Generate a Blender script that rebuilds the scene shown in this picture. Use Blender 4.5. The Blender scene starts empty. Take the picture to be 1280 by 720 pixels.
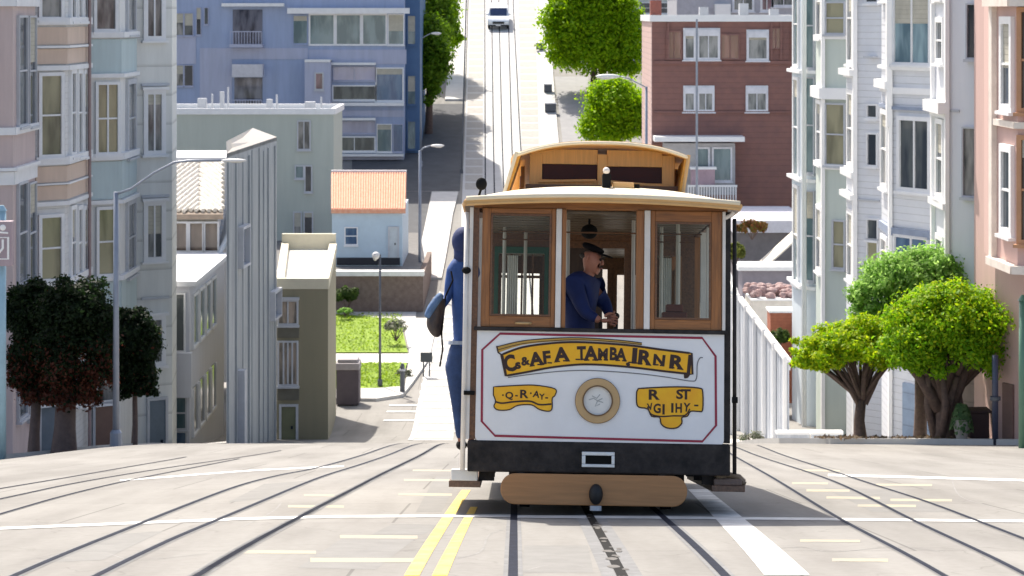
import bpy, math, random
import numpy as np
from mathutils import Vector, Matrix
random.seed(7); rng = np.random.default_rng(7)
sc = bpy.context.scene
col = sc.collection
F = 3000.0; VX = 645.0; VY = 15.0
R = math.radians

# ---------------------------------------------------------------- camera, sun, sky
cam = bpy.data.cameras.new('camera'); co = bpy.data.objects.new('camera', cam); col.objects.link(co)
co.location = (0, 0, 0); co.rotation_euler = (R(90), 0, 0)
cam.sensor_width = 36; cam.lens = F/1280*36; cam.shift_x = (640-VX)/1280; cam.shift_y = -(360-VY)/1280
cam.clip_end = 2000; cam.clip_start = 0.3
cam.dof.use_dof = True; cam.dof.focus_distance = 23.0; cam.dof.aperture_fstop = 7.1
sc.camera = co
SUN = Vector((-0.86, 2.05, 2.95)).normalized()
sl = bpy.data.lights.new('sun', 'SUN'); sl.energy = 3.9; sl.angle = R(0.5); sl.color = (1.0, 0.965, 0.91)
so = bpy.data.objects.new('sun', sl); col.objects.link(so); so.location = (0, 60, 80)
so.rotation_euler = SUN.to_track_quat('Z', 'Y').to_euler()
w = bpy.data.worlds.new('World'); sc.world = w; w.use_nodes = True
nt = w.node_tree; bg = nt.nodes['Background']; sky = nt.nodes.new('ShaderNodeTexSky')
sky.sky_type = 'NISHITA'; sky.sun_disc = False
sky.sun_elevation = math.asin(SUN.z); sky.sun_rotation = math.atan2(SUN.x, SUN.y)
sky.air_density = 1.0; sky.dust_density = 3.5; sky.ozone_density = 1.0
nt.links.new(sky.outputs[0], bg.inputs[0]); bg.inputs[1].default_value = 0.13
sc.view_settings.view_transform = 'Standard'; sc.view_settings.look = 'None'
sc.view_settings.exposure = 0.88; sc.view_settings.use_white_balance = True; sc.view_settings.white_balance_temperature = 6950; sc.view_settings.white_balance_tint = 10; sc.view_settings.gamma = 1.0; sc.view_settings.use_curve_mapping = False
sc.render.engine = 'CYCLES'
sc.cycles.max_bounces = 8; sc.cycles.diffuse_bounces = 4; sc.cycles.transparent_max_bounces = 12

# ---------------------------------------------------------------- materials
MATS = {}
def _nodes(m):
    m.use_nodes = True; n = m.node_tree.nodes; return n, m.node_tree.links, n['Principled BSDF']
def mat(name, c, rough=0.7, var=0.12, scale=3.0, bump=0.15, bscale=25.0, metal=0.0, spec=0.5, c2=None,
        streak=False, lines=None, coat=0.0):
    """painted / plastered / metal surface: colour broken up by noise, optional streaks and board lines"""
    if name in MATS: return MATS[name]
    m = bpy.data.materials.new(name); n, L, b = _nodes(m)
    tc = n.new('ShaderNodeTexCoord'); mp = n.new('ShaderNodeMapping'); L.new(tc.outputs['Object'], mp.inputs[0])
    if streak: mp.inputs['Scale'].default_value = (1, 1, 0.12)
    nz = n.new('ShaderNodeTexNoise'); nz.inputs['Scale'].default_value = scale; nz.inputs['Detail'].default_value = 8
    nz.inputs['Roughness'].default_value = 0.65; L.new(mp.outputs[0], nz.inputs[0])
    mr = n.new('ShaderNodeMapRange'); mr.inputs[1].default_value = 0.3; mr.inputs[2].default_value = 0.7
    L.new(nz.outputs[0], mr.inputs[0])
    mx = n.new('ShaderNodeMix'); mx.data_type = 'RGBA'; L.new(mr.outputs[0], mx.inputs[0])
    if c2 is None:
        lo = [x*(1-var) for x in c]; hi = [min(1, x*(1+var)) for x in c]
    else: lo, hi = c2, c
    mx.inputs[6].default_value = (*lo, 1); mx.inputs[7].default_value = (*hi, 1)
    colout = mx.outputs[2]
    hgt = None
    if lines:   # board or course lines: (axis, spacing)
        sp = n.new('ShaderNodeSeparateXYZ'); L.new(tc.outputs['Object'], sp.inputs[0])
        ax, d = lines
        if ax == 'h':
            src = n.new('ShaderNodeMath'); src.operation = 'ADD'; L.new(sp.outputs[0], src.inputs[0]); L.new(sp.outputs[1], src.inputs[1]); so_ = src.outputs[0]
        else: so_ = sp.outputs[{'x':0, 'y':1, 'z':2}[ax]]
        dv = n.new('ShaderNodeMath'); dv.operation = 'DIVIDE'; dv.inputs[1].default_value = d; L.new(so_, dv.inputs[0])
        fr = n.new('ShaderNodeMath'); fr.operation = 'FRACT'; L.new(dv.outputs[0], fr.inputs[0])
        cr = n.new('ShaderNodeValToRGB'); L.new(fr.outputs[0], cr.inputs[0])
        cr.color_ramp.elements[0].position = 0.0; cr.color_ramp.elements[0].color = (0.35,0.35,0.35,1)
        cr.color_ramp.elements[1].position = 0.12; cr.color_ramp.elements[1].color = (1,1,1,1)
        m2 = n.new('ShaderNodeMix'); m2.data_type = 'RGBA'; m2.blend_type = 'MULTIPLY'; m2.inputs[0].default_value = 0.45
        L.new(colout, m2.inputs[6]); L.new(cr.outputs[0], m2.inputs[7]); colout = m2.outputs[2]; hgt = cr.outputs[0]
    L.new(colout, b.inputs['Base Color'])
    b.inputs['Roughness'].default_value = rough; b.inputs['Metallic'].default_value = metal
    b.inputs['Specular IOR Level'].default_value = spec; b.inputs['Coat Weight'].default_value = coat
    if bump:
        n2 = n.new('ShaderNodeTexNoise'); n2.inputs['Scale'].default_value = bscale; n2.inputs['Detail'].default_value = 6
        L.new(tc.outputs['Object'], n2.inputs[0])
        bp = n.new('ShaderNodeBump'); bp.inputs['Strength'].default_value = bump; bp.inputs['Distance'].default_value = 0.02
        L.new(n2.outputs[0], bp.inputs['Height'])
        if hgt is not None:
            b2 = n.new('ShaderNodeBump'); b2.inputs['Strength'].default_value = 0.6; b2.inputs['Distance'].default_value = 0.02
            L.new(hgt, b2.inputs['Height']); L.new(bp.outputs[0], b2.inputs['Normal']); L.new(b2.outputs[0], b.inputs['Normal'])
        else: L.new(bp.outputs[0], b.inputs['Normal'])
    MATS[name] = m; return m

def wood(name, c, axis='x', rough=0.38, k=0.5):
    if name in MATS: return MATS[name]
    m = bpy.data.materials.new(name); n, L, b = _nodes(m)
    tc = n.new('ShaderNodeTexCoord'); mp = n.new('ShaderNodeMapping'); L.new(tc.outputs['Object'], mp.inputs[0])
    s = {'x': (1.2, 18, 18), 'y': (18, 1.2, 18), 'z': (18, 18, 1.2)}[axis]; mp.inputs['Scale'].default_value = s
    nz = n.new('ShaderNodeTexNoise'); nz.inputs['Scale'].default_value = 2.2; nz.inputs['Detail'].default_value = 7; nz.inputs['Distortion'].default_value = 0.6
    L.new(mp.outputs[0], nz.inputs[0])
    cr = n.new('ShaderNodeValToRGB'); L.new(nz.outputs[0], cr.inputs[0])
    cr.color_ramp.elements[0].position = 0.3; cr.color_ramp.elements[0].color = (*[x*k for x in c], 1)
    cr.color_ramp.elements[1].position = 0.7; cr.color_ramp.elements[1].color = (*c, 1)
    L.new(cr.outputs[0], b.inputs['Base Color']); b.inputs['Roughness'].default_value = rough
    bp = n.new('ShaderNodeBump'); bp.inputs['Strength'].default_value = 0.12; bp.inputs['Distance'].default_value = 0.005
    L.new(nz.outputs[0], bp.inputs['Height']); L.new(bp.outputs[0], b.inputs['Normal'])
    MATS[name] = m; return m

def glass_pane(name, dark, light, rough=0.06, scale=0.8, mixv=(0.42, 0.6), spec=0.6):
    """window seen from outside: dark room, pale curtain or blind in places, glossy front"""
    if name in MATS: return MATS[name]
    m = bpy.data.materials.new(name); n, L, b = _nodes(m)
    tc = n.new('ShaderNodeTexCoord'); mp = n.new('ShaderNodeMapping'); L.new(tc.outputs['Object'], mp.inputs[0])
    mp.inputs['Scale'].default_value = (2.2, 2.2, 0.55)
    oi = n.new('ShaderNodeObjectInfo'); mu = n.new('ShaderNodeMath'); mu.operation = 'MULTIPLY'; mu.inputs[1].default_value = 40
    L.new(oi.outputs['Random'], mu.inputs[0]); cb = n.new('ShaderNodeCombineXYZ'); L.new(mu.outputs[0], cb.inputs[0]); L.new(mu.outputs[0], cb.inputs[2])
    L.new(cb.outputs[0], mp.inputs['Location'])
    nz = n.new('ShaderNodeTexNoise'); nz.inputs['Scale'].default_value = scale; nz.inputs['Detail'].default_value = 3; L.new(mp.outputs[0], nz.inputs[0])
    cr = n.new('ShaderNodeValToRGB'); L.new(nz.outputs[0], cr.inputs[0])
    cr.color_ramp.elements[0].position = mixv[0]; cr.color_ramp.elements[0].color = (*dark, 1)
    cr.color_ramp.elements[1].position = mixv[1]; cr.color_ramp.elements[1].color = (*light, 1)
    L.new(cr.outputs[0], b.inputs['Base Color']); b.inputs['Roughness'].default_value = rough
    b.inputs['Specular IOR Level'].default_value = spec
    MATS[name] = m; return m

def clear_glass():
    if 'clear_glass' in MATS: return MATS['clear_glass']
    m = bpy.data.materials.new('clear_glass'); m.use_nodes = True; n = m.node_tree.nodes; L = m.node_tree.links
    n.clear(); o = n.new('ShaderNodeOutputMaterial'); mx = n.new('ShaderNodeMixShader')
    t = n.new('ShaderNodeBsdfTransparent'); t.inputs[0].default_value = (0.88, 0.9, 0.87, 1)
    g = n.new('ShaderNodeBsdfGlossy'); g.inputs['Roughness'].default_value = 0.03
    fr = n.new('ShaderNodeFresnel'); fr.inputs[0].default_value = 1.22
    L.new(fr.outputs[0], mx.inputs[0]); L.new(t.outputs[0], mx.inputs[1]); L.new(g.outputs[0], mx.inputs[2]); L.new(mx.outputs[0], o.inputs[0])
    MATS['clear_glass'] = m; return m

def leaf(name, c1, c2, c3=None):
    if name in MATS: return MATS[name]
    m = bpy.data.materials.new(name); n, L, b = _nodes(m)
    g = n.new('ShaderNodeNewGeometry'); cr = n.new('ShaderNodeValToRGB'); L.new(g.outputs['Random Per Island'], cr.inputs[0])
    cr.color_ramp.elements[0].color = (*c1, 1); cr.color_ramp.elements[1].color = (*c2, 1)
    if c3: e = cr.color_ramp.elements.new(0.9); e.color = (*c3, 1); cr.color_ramp.elements[1].position = 0.85 if False else 1.0
    L.new(cr.outputs[0], b.inputs['Base Color']); b.inputs['Roughness'].default_value = 0.6; b.inputs['Specular IOR Level'].default_value = 0.3
    tr = n.new('ShaderNodeBsdfTranslucent'); L.new(cr.outputs[0], tr.inputs[0])
    mx = n.new('ShaderNodeMixShader'); mx.inputs[0].default_value = 0.6
    L.new(b.outputs[0], mx.inputs[1]); L.new(tr.outputs[0], mx.inputs[2])
    L.new(mx.outputs[0], n['Material Output'].inputs[0]); MATS[name] = m; return m

# ---------------------------------------------------------------- mesh builder
class MB:
    def __init__(s): s.v = []; s.f = []; s.m = []
    def add(s, vs, fs, mi=0):
        o = len(s.v); s.v += [tuple(p) for p in vs]; s.f += [tuple(i+o for i in f) for f in fs]; s.m += [mi]*len(fs); return s
    def box(s, x0, x1, y0, y1, z0, z1, mi=0):
        return s.add([(x0,y0,z0),(x1,y0,z0),(x1,y1,z0),(x0,y1,z0),(x0,y0,z1),(x1,y0,z1),(x1,y1,z1),(x0,y1,z1)],
                     [(3,2,1,0),(4,5,6,7),(0,1,5,4),(1,2,6,5),(2,3,7,6),(3,0,4,7)], mi)
    def obox(s, c, u, v, w_, mi=0):
        c, u, v, w_ = map(Vector, (c, u, v, w_)); P = []
        for k in (-1, 1):
            for a, b in ((-1,-1),(1,-1),(1,1),(-1,1)): P.append(c+u*a+v*b+w_*k)
        return s.add(P, [(3,2,1,0),(4,5,6,7),(0,1,5,4),(1,2,6,5),(2,3,7,6),(3,0,4,7)], mi)
    def prism(s, pts, z0, z1, mi=0):
        n = len(pts)
        return s.add([(x,y,z0) for x,y in pts]+[(x,y,z1) for x,y in pts],
                     [tuple(range(n-1,-1,-1)), tuple(range(n,2*n))]+[(i,(i+1)%n,(i+1)%n+n,i+n) for i in range(n)], mi)
    def plate(s, pts, y0, y1, mi=0):      # outline in the x-z plane, thickness along y
        n = len(pts)
        return s.add([(x,y0,z) for x,z in pts]+[(x,y1,z) for x,z in pts],
                     [tuple(range(n)), tuple(range(2*n-1,n-1,-1))]+[(i,i+n,(i+1)%n+n,(i+1)%n) for i in range(n)], mi)
    def tube(s, pts, r, n=8, mi=0):
        pts = [Vector(p) for p in pts]; rs = r if isinstance(r, (list, tuple)) else [r]*len(pts)
        V = []; 
        for i, p in enumerate(pts):
            d = (pts[min(i+1, len(pts)-1)]-pts[max(i-1, 0)]).normalized()
            a = Vector((0,0,1)) if abs(d.z) < 0.9 else Vector((1,0,0))
            u = d.cross(a).normalized(); v = d.cross(u)
            for k in range(n): t = 2*math.pi*k/n; V.append(p+(u*math.cos(t)+v*math.sin(t))*rs[i])
        fs = [(i*n+k, i*n+(k+1)%n, (i+1)*n+(k+1)%n, (i+1)*n+k) for i in range(len(pts)-1) for k in range(n)]
        fs += [tuple(range(n-1,-1,-1)), tuple(range((len(pts)-1)*n, len(pts)*n))]
        return s.add(V, fs, mi)
    def ribbon(s, pts, wd, y, t=0.003, mi=0, closed=False):   # flat stripe in the x-z plane lying on plane y
        n = len(pts); P = [Vector((p[0], 0, p[1])) for p in pts]; A = []; B = []
        for i in range(n):
            if closed: d = P[(i+1)%n]-P[i-1]
            else: d = P[min(i+1,n-1)]-P[max(i-1,0)]
            d.normalize(); nn = Vector((-d.z, 0, d.x))
            A.append(P[i]+nn*wd/2); B.append(P[i]-nn*wd/2)
        V = [(a.x,y,a.z) for a in A]+[(b.x,y,b.z) for b in B]+[(a.x,y-t,a.z) for a in A]+[(b.x,y-t,b.z) for b in B]
        fs = []
        for i in range(n if closed else n-1):
            j = (i+1)%n; fs += [(2*n+i,2*n+j,3*n+j,3*n+i),(i,j,2*n+j,2*n+i),(n+i,3*n+i,3*n+j,n+j)]
        return s.add(V, fs, mi)
    def pieces(s, eps=0.03):
        """the separate pieces of this mesh, those that touch kept together"""
        n = len(s.v); par = list(range(n))
        def fd(a):
            while par[a] != a: par[a] = par[par[a]]; a = par[a]
            return a
        for f in s.f:
            for k in f[1:]: par[fd(k)] = fd(f[0])
        grp = {}
        for i in range(n): grp.setdefault(fd(i), []).append(i)
        bx = [[set(g), [min(s.v[i][k] for i in g)-eps for k in range(3)], [max(s.v[i][k] for i in g)+eps for k in range(3)]] for g in grp.values()]
        ch = True
        while ch:
            ch = False
            for i in range(len(bx)):
                for j in range(i+1, len(bx)):
                    a, b = bx[i], bx[j]
                    if all(a[1][k] <= b[2][k] and b[1][k] <= a[2][k] for k in range(3)):
                        a[0] |= b[0]; a[1] = [min(x,y) for x,y in zip(a[1],b[1])]; a[2] = [max(x,y) for x,y in zip(a[2],b[2])]; bx.pop(j); ch = True; break
                if ch: break
        out = []
        for g, _, _ in bx:
            q = MB(); mp = {}
            for i in sorted(g): mp[i] = len(q.v); q.v.append(s.v[i])
            for f, m_ in zip(s.f, s.m):
                if f[0] in g: q.f.append(tuple(mp[k] for k in f)); q.m.append(m_)
            out.append(q)
        return out
    def sphere(s, c, r, nu=14, nv=9, mi=0):
        rx, ry, rz = r if isinstance(r, (tuple, list)) else (r, r, r); V = [(c[0],c[1],c[2]+rz)]
        for i in range(1, nv):
            a = math.pi*i/nv
            for k in range(nu): t = 2*math.pi*k/nu; V.append((c[0]+rx*math.sin(a)*math.cos(t), c[1]+ry*math.sin(a)*math.sin(t), c[2]+rz*math.cos(a)))
        V.append((c[0],c[1],c[2]-rz)); fs = [(0,1+k,1+(k+1)%nu) for k in range(nu)]
        for i in range(nv-2):
            for k in range(nu): fs.append((1+i*nu+k,1+(i+1)*nu+k,1+(i+1)*nu+(k+1)%nu,1+i*nu+(k+1)%nu))
        l = len(V)-1; fs += [(l,1+(nv-2)*nu+(k+1)%nu,1+(nv-2)*nu+k) for k in range(nu)]
        return s.add(V, fs, mi)
    def build(s, name, m, parent=None, smooth=False, bevel=0):
        if name in SPLIT and parent is not None:
            pcs = s.pieces()
            if len(pcs) > 1:
                os_ = [p.build('\0'+name, m, parent, smooth, bevel) for p in pcs]; return os_[0]
        name = name.replace('\0', '')
        me = bpy.data.meshes.new(name); off = WL.get(parent, (0,0,0)) if parent is not None else (0,0,0)
        V = [(p[0]-off[0], p[1]-off[1], p[2]-off[2]) for p in s.v]
        me.from_pydata(V, [], s.f)
        for mm in (m if isinstance(m, list) else [m]): me.materials.append(mm)
        me.polygons.foreach_set('material_index', s.m)
        if smooth: me.polygons.foreach_set('use_smooth', [True]*len(s.f))
        me.update()
        o = bpy.data.objects.new(name, me); col.objects.link(o)
        if parent is not None: o.parent = parent; WL[o] = off
        if bevel:
            b = o.modifiers.new('bevel', 'BEVEL'); b.width = bevel; b.segments = 2; b.limit_method = 'ANGLE'
        return o
SPLIT = {'panel','moulding','ledge','belt_course','stanchion','spandrel','window_jamb','ceiling_rail','bracket','downpipe','brick_pier','wheel','leg','eye','eyebrow','shoe','sill_rail','grip_lever','fare_box'}
WL = {}     # world offset of a thing's frame, so that parts can be written in world metres
def tag(o, label=None, cat=None, group=None, kind=None):
    if label: o['label'] = label
    if cat: o['category'] = cat
    if group: o['group'] = group
    if kind: o['kind'] = kind
    return o
def empty(name, loc, label, cat, group=None):
    o = bpy.data.objects.new(name, None); col.objects.link(o); o.location = loc; WL[o] = tuple(loc); o.empty_display_size = 0.3
    return tag(o, label, cat, group)
def local(o): WL[o] = (0,0,0); return o
def struct(o): o['kind'] = 'structure'; return o
def copy_tree(o, parent=None):
    c = o.copy(); col.objects.link(c); WL[c] = WL.get(o, (0,0,0))
    if parent is not None: c.parent = parent
    for ch in list(o.children): copy_tree(ch, c)
    return c

# ---------------------------------------------------------------- terrain
PR = [(-60,-1.5),(-20,-1.5),(0,-1.75),(8,-2.65),(15.9,-3.73),(22.9,-4.80),(31.6,-6.17),(45,-8.32),(55,-9.9),(60,-10.8),(66,-12.0),(75,-13.5),
      (85,-14.9),(93,-15.6),(100,-15.85),(107,-15.75),(115,-15.5),(122,-15.2),(135,-14.7),(150,-13.4),(165,-11.3),
      (180,-8.6),(195,-5.3),(210,-1.7),(220,0.8),(240,6),(270,13),(320,19),(420,20),(900,20)]
_px = [p[0] for p in PR]; _pz = [p[1] for p in PR]
_m = [0]*len(PR)
for i in range(1, len(PR)-1): 
    a = (_pz[i]-_pz[i-1])/(_px[i]-_px[i-1]); b = (_pz[i+1]-_pz[i])/(_px[i+1]-_px[i]); _m[i] = (a+b)/2
def zp(Y):
    Y = max(-60, min(899, Y)); i = 0
    while _px[i+1] < Y: i += 1
    h = _px[i+1]-_px[i]; t = (Y-_px[i])/h
    return (2*t**3-3*t*t+1)*_pz[i]+(t**3-2*t*t+t)*h*_m[i]+(-2*t**3+3*t*t)*_pz[i+1]+(t**3-t*t)*h*_m[i+1]
def ss(a, b, x): t = max(0, min(1, (x-a)/(b-a))); return t*t*(3-2*t)
def zg(X, Y):
    z = zp(Y)
    if Y < 90: z -= 0.42*ss(-8, -13, X)*ss(30, 42, Y)
    return z
def scr(X, Y, Z): s = F/Y; return (VX+X*s, VY-Z*s)
def G(px, py, far=False):
    Y0, Y1, st = (76.0, 300.0, 1.0) if far else (6.0, 61.0, 0.5)
    k = (px-VX)/F; Y = Y0; pv = None
    while Y <= Y1:
        y = VY-zg(k*Y, Y)*F/Y
        if y <= py:
            if pv is None: return Vector((k*Y, Y, zg(k*Y, Y)))
            a, b = Y-st, Y
            for _ in range(30):
                c = (a+b)/2
                if VY-zg(k*c, c)*F/c <= py: b = c
                else: a = c
            return Vector((k*b, b, zg(k*b, b)))
        pv = y; Y += st
    return Vector((k*Y1, Y1, zg(k*Y1, Y1)))
def W(px, py, Y): s = F/Y; return Vector(((px-VX)/s, Y, (VY-py)/s))

xs = sorted(set([-400,-250,-150,-100,-70,-50,-35,-25,-20,-17]+[round(-15+0.25*i,2) for i in range(121)]+[17,20,25,35,50,70,100,150,250,400]))
ys = sorted(set([-60,-40,-20,-10]+[round(-5+0.5*i,2) for i in range(0,171)]+[81+i for i in range(0,170)]+[252+4*i for i in range(20)]+[350,420,600,890]))
V = [(x,y,zg(x,y)) for y in ys for x in xs]; nx = len(xs)
Fc = [(j*nx+i,j*nx+i+1,(j+1)*nx+i+1,(j+1)*nx+i) for j in range(len(ys)-1) for i in range(nx-1)]

def road_mat(name, base, slab=(3.0, 3.6), dark=0.91):
    m = bpy.data.materials.new(name); n, L, b = _nodes(m)
    tc = n.new('ShaderNodeTexCoord')
    br = n.new('ShaderNodeTexBrick'); br.inputs['Scale'].default_value = 1.0
    br.inputs['Brick Width'].default_value = slab[0]; br.inputs['Row Height'].default_value = slab[1]; br.offset = 0.37
    br.inputs['Mortar Size'].default_value = 0.016; br.inputs['Mortar Smooth'].default_value = 0.4
    br.inputs['Color1'].default_value = (*base, 1); br.inputs['Color2'].default_value = (*[x*dark for x in base], 1)
    br.inputs['Mortar'].default_value = (*[x*0.6 for x in base], 1)
    L.new(tc.outputs['Object'], br.inputs[0])
    mp = n.new('ShaderNodeMapping'); L.new(tc.outputs['Object'], mp.inputs[0]); mp.inputs['Scale'].default_value = (1.0, 0.18, 1)
    nz = n.new('ShaderNodeTexNoise'); nz.inputs['Scale'].default_value = 1.1; nz.inputs['Detail'].default_value = 9; nz.inputs['Roughness'].default_value = 0.62
    L.new(mp.outputs[0], nz.inputs[0])
    cr = n.new('ShaderNodeValToRGB'); L.new(nz.outputs[0], cr.inputs[0])
    cr.color_ramp.elements[0].position = 0.30; cr.color_ramp.elements[0].color = (0.84,0.825,0.81,1)
    cr.color_ramp.elements[1].position = 0.62; cr.color_ramp.elements[1].color = (1.03,1.02,1.0,1)
    mx = n.new('ShaderNodeMix'); mx.data_type = 'RGBA'; mx.blend_type = 'MULTIPLY'; mx.inputs[0].default_value = 0.85
    L.new(br.outputs[0], mx.inputs[6]); L.new(cr.outputs[0], mx.inputs[7])
    n3 = n.new('ShaderNodeTexNoise'); n3.inputs['Scale'].default_value = 14; n3.inputs['Detail'].default_value = 8; L.new(tc.outputs['Object'], n3.inputs[0])
    c3 = n.new('ShaderNodeValToRGB'); L.new(n3.outputs[0], c3.inputs[0]); c3.color_ramp.elements[0].position = 0.3; c3.color_ramp.elements[0].color = (0.86,0.85,0.84,1); c3.color_ramp.elements[1].position = 0.6
    m3 = n.new('ShaderNodeMix'); m3.data_type = 'RGBA'; m3.blend_type = 'MULTIPLY'; m3.inputs[0].default_value = 0.6
    L.new(mx.outputs[2], m3.inputs[6]); L.new(c3.outputs[0], m3.inputs[7])
    mp5 = n.new('ShaderNodeMapping'); L.new(tc.outputs['Object'], mp5.inputs[0]); mp5.inputs['Scale'].default_value = (1.6, 0.05, 1)
    n5 = n.new('ShaderNodeTexNoise'); n5.inputs['Scale'].default_value = 1.0; n5.inputs['Detail'].default_value = 5; L.new(mp5.outputs[0], n5.inputs[0])
    c5 = n.new('ShaderNodeValToRGB'); L.new(n5.outputs[0], c5.inputs[0]); c5.color_ramp.elements[0].position = 0.36; c5.color_ramp.elements[0].color = (0.80,0.795,0.79,1); c5.color_ramp.elements[1].position = 0.56
    m5 = n.new('ShaderNodeMix'); m5.data_type = 'RGBA'; m5.blend_type = 'MULTIPLY'; m5.inputs[0].default_value = 0.8
    L.new(m3.outputs[2], m5.inputs[6]); L.new(c5.outputs[0], m5.inputs[7]); m3 = m5
    # crack lines
    vo = n.new('ShaderNodeTexVoronoi'); vo.feature = 'DISTANCE_TO_EDGE'; vo.inputs['Scale'].default_value = 0.42
    nd = n.new('ShaderNodeTexNoise'); nd.inputs['Scale'].default_value = 1.6; L.new(tc.outputs['Object'], nd.inputs[0])
    ad = n.new('ShaderNodeVectorMath'); ad.operation = 'MULTIPLY_ADD'; ad.inputs[1].default_value = (1.1,1.1,0); L.new(nd.outputs[1], ad.inputs[0]); L.new(tc.outputs['Object'], ad.inputs[2])
    L.new(ad.outputs[0], vo.inputs[0])
    c4 = n.new('ShaderNodeValToRGB'); L.new(vo.outputs[0], c4.inputs[0]); c4.color_ramp.elements[0].position = 0.0; c4.color_ramp.elements[0].color = (0.45,0.44,0.43,1); c4.color_ramp.elements[1].position = 0.008
    m4 = n.new('ShaderNodeMix'); m4.data_type = 'RGBA'; m4.blend_type = 'MULTIPLY'; m4.inputs[0].default_value = 0.3
    L.new(m3.outputs[2], m4.inputs[6]); L.new(c4.outputs[0], m4.inputs[7])
    L.new(m4.outputs[2], b.inputs['Base Color']); b.inputs['Roughness'].default_value = 0.85; b.inputs['Specular IOR Level'].default_value = 0.25
    bp = n.new('ShaderNodeBump'); bp.inputs['Strength'].default_value = 0.25; bp.inputs['Distance'].default_value = 0.01
    L.new(n3.outputs[0], bp.inputs['Height']); L.new(bp.outputs[0], b.inputs['Normal'])
    return m
M_road = road_mat('concrete_road', (0.272,0.267,0.256))
g_ = MB(); g_.add(V, Fc); ground = struct(g_.build('road', M_road, smooth=True))

def drape(strip, off, name=None, mb=None):
    """strip: list of (left, right) plan points; resampled along its length and laid off metres above the road"""
    mb = mb or MB(); P = []
    for i in range(len(strip)-1):
        (a, b), (c, d) = strip[i], strip[i+1]
        ln = max((Vector(c)-Vector(a)).length, (Vector(d)-Vector(b)).length); k = max(1, int(ln/0.5))
        for q in range(k+(i == len(strip)-2)):
            t = q/k; P.append((Vector(a).lerp(Vector(c), t), Vector(b).lerp(Vector(d), t)))
    Vv = []; nc = 1
    wmax = max((p[0]-p[1]).length for p in P); nc = max(1, int(wmax/0.6))
    for l, r in P:
        for q in range(nc+1):
            p = l.lerp(r, q/nc); Vv.append((p.x, p.y, zg(p.x, p.y)+off))
    fs = [(i*(nc+1)+q, i*(nc+1)+q+1, (i+1)*(nc+1)+q+1, (i+1)*(nc+1)+q) for i in range(len(P)-1) for q in range(nc)]
    mb.add(Vv, fs); return mb
def smoothline(pts, k=8):
    P = [Vector(p) for p in pts]; out = []
    for i in range(len(P)-1):
        p0 = P[max(i-1,0)]; p1 = P[i]; p2 = P[i+1]; p3 = P[min(i+2,len(P)-1)]
        for q in range(k):
            t = q/k; out.append(0.5*((2*p1)+(p2-p0)*t+(2*p0-5*p1+4*p2-p3)*t*t+(3*p1-p0-3*p2+p3)*t**3))
    out.append(P[-1]); return out
def along(pts, wd):
    pts = [Vector((p[0], p[1])) for p in pts]; out = []
    for i, p in enumerate(pts):
        d = (pts[min(i+1,len(pts)-1)]-pts[max(i-1,0)]).normalized(); n = Vector((-d.y, d.x))*wd/2
        out.append((tuple(p+n), tuple(p-n)))
    return out
# ================================================================= road surface: tracks, markings, kerbs
M_rail = mat('rail_steel', (0.02,0.024,0.038), rough=0.8, spec=0.08, metal=0.0, var=0.3, scale=8)
M_slot = mat('slot_black', (0.010,0.010,0.010), rough=0.8, spec=0.15)
M_edge = mat('track_edge_concrete', (0.17,0.172,0.175), rough=0.85, var=0.2, scale=6)
M_white = mat('road_paint_white', (0.72,0.72,0.70), rough=0.7, var=0.1, scale=3, c2=(0.38,0.375,0.36))
M_yel = mat('road_paint_yellow', (0.86,0.60,0.06), rough=0.65, c2=(0.72,0.52,0.16), scale=4)
M_pale = mat('road_paint_faded', (0.40,0.36,0.24), rough=0.8, c2=(0.26,0.25,0.225), scale=3)
def gp(pts, far=False): 
    return [tuple(G(x, y, far)[:2]) for x, y in pts]
def rail(mbr, mbe, pts, we, wr, ext=None):
    P = [Vector(p) for p in pts]
    if ext:      # carry the line on over the crest / back behind the camera
        d0 = (P[0]-P[1]).normalized(); P = [P[0]+d0*ext[0]]+P
        d1 = (P[-1]-P[-2]).normalized(); P = P+[P[-1]+d1*ext[1]]
    S = smoothline(P, 6)
    if mbe is not None: drape(along(S, we), 0.0028, mb=mbe)
    drape(along(S, wr), 0.0055, mb=mbr)
# main track (the one the cable car stands on)
mr, me_, ms = MB(), MB(), MB()
XL, XS, XR = -0.02, 0.70, 1.38
for X in (XL, XR):
    L_ = [(X-0.0 if X < 1 else X, y) for y in (-30, 5, 12, 20, 28, 40, 50, 60, 72)]
    S = [Vector(p) for p in L_]
    drape(along(S, 0.13), 0.0028, mb=me_); drape(along(S, 0.065), 0.0055, mb=mr)
S = [Vector((XS, y)) for y in (-30, 5, 12, 20, 28, 40, 50, 60, 72)]
drape(along(S, 0.27), 0.0028, mb=me_); drape(along(S, 0.075), 0.0055, mb=ms)
struct(me_.build('track_edge', M_edge)); struct(mr.build('rail_track', M_rail)); struct(ms.build('cable_slot', M_slot))
LT = [[(25,717),(150,665),(225,635),(300,607),(350,594),(400,584),(462,566)],
      [(125,718),(225,670),(320,630),(400,597),(450,581),(500,563)],
      [(250,718),(350,660),(435,615),(475,594),(510,577),(538,562)]]
KT = [[(0,611),(90,596),(165,583)], [(0,624),(100,603),(215,584),(285,574)], [(0,643),(80,620),(155,602),(235,586)]]
RT = [[(1180,720),(1070,660),(1020,631),(965,597),(935,580)], [(1275,715),(1140,650),(1040,601),(962,575)], [(1275,672),(1160,628),(1080,602),(1003,577)]]
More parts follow.
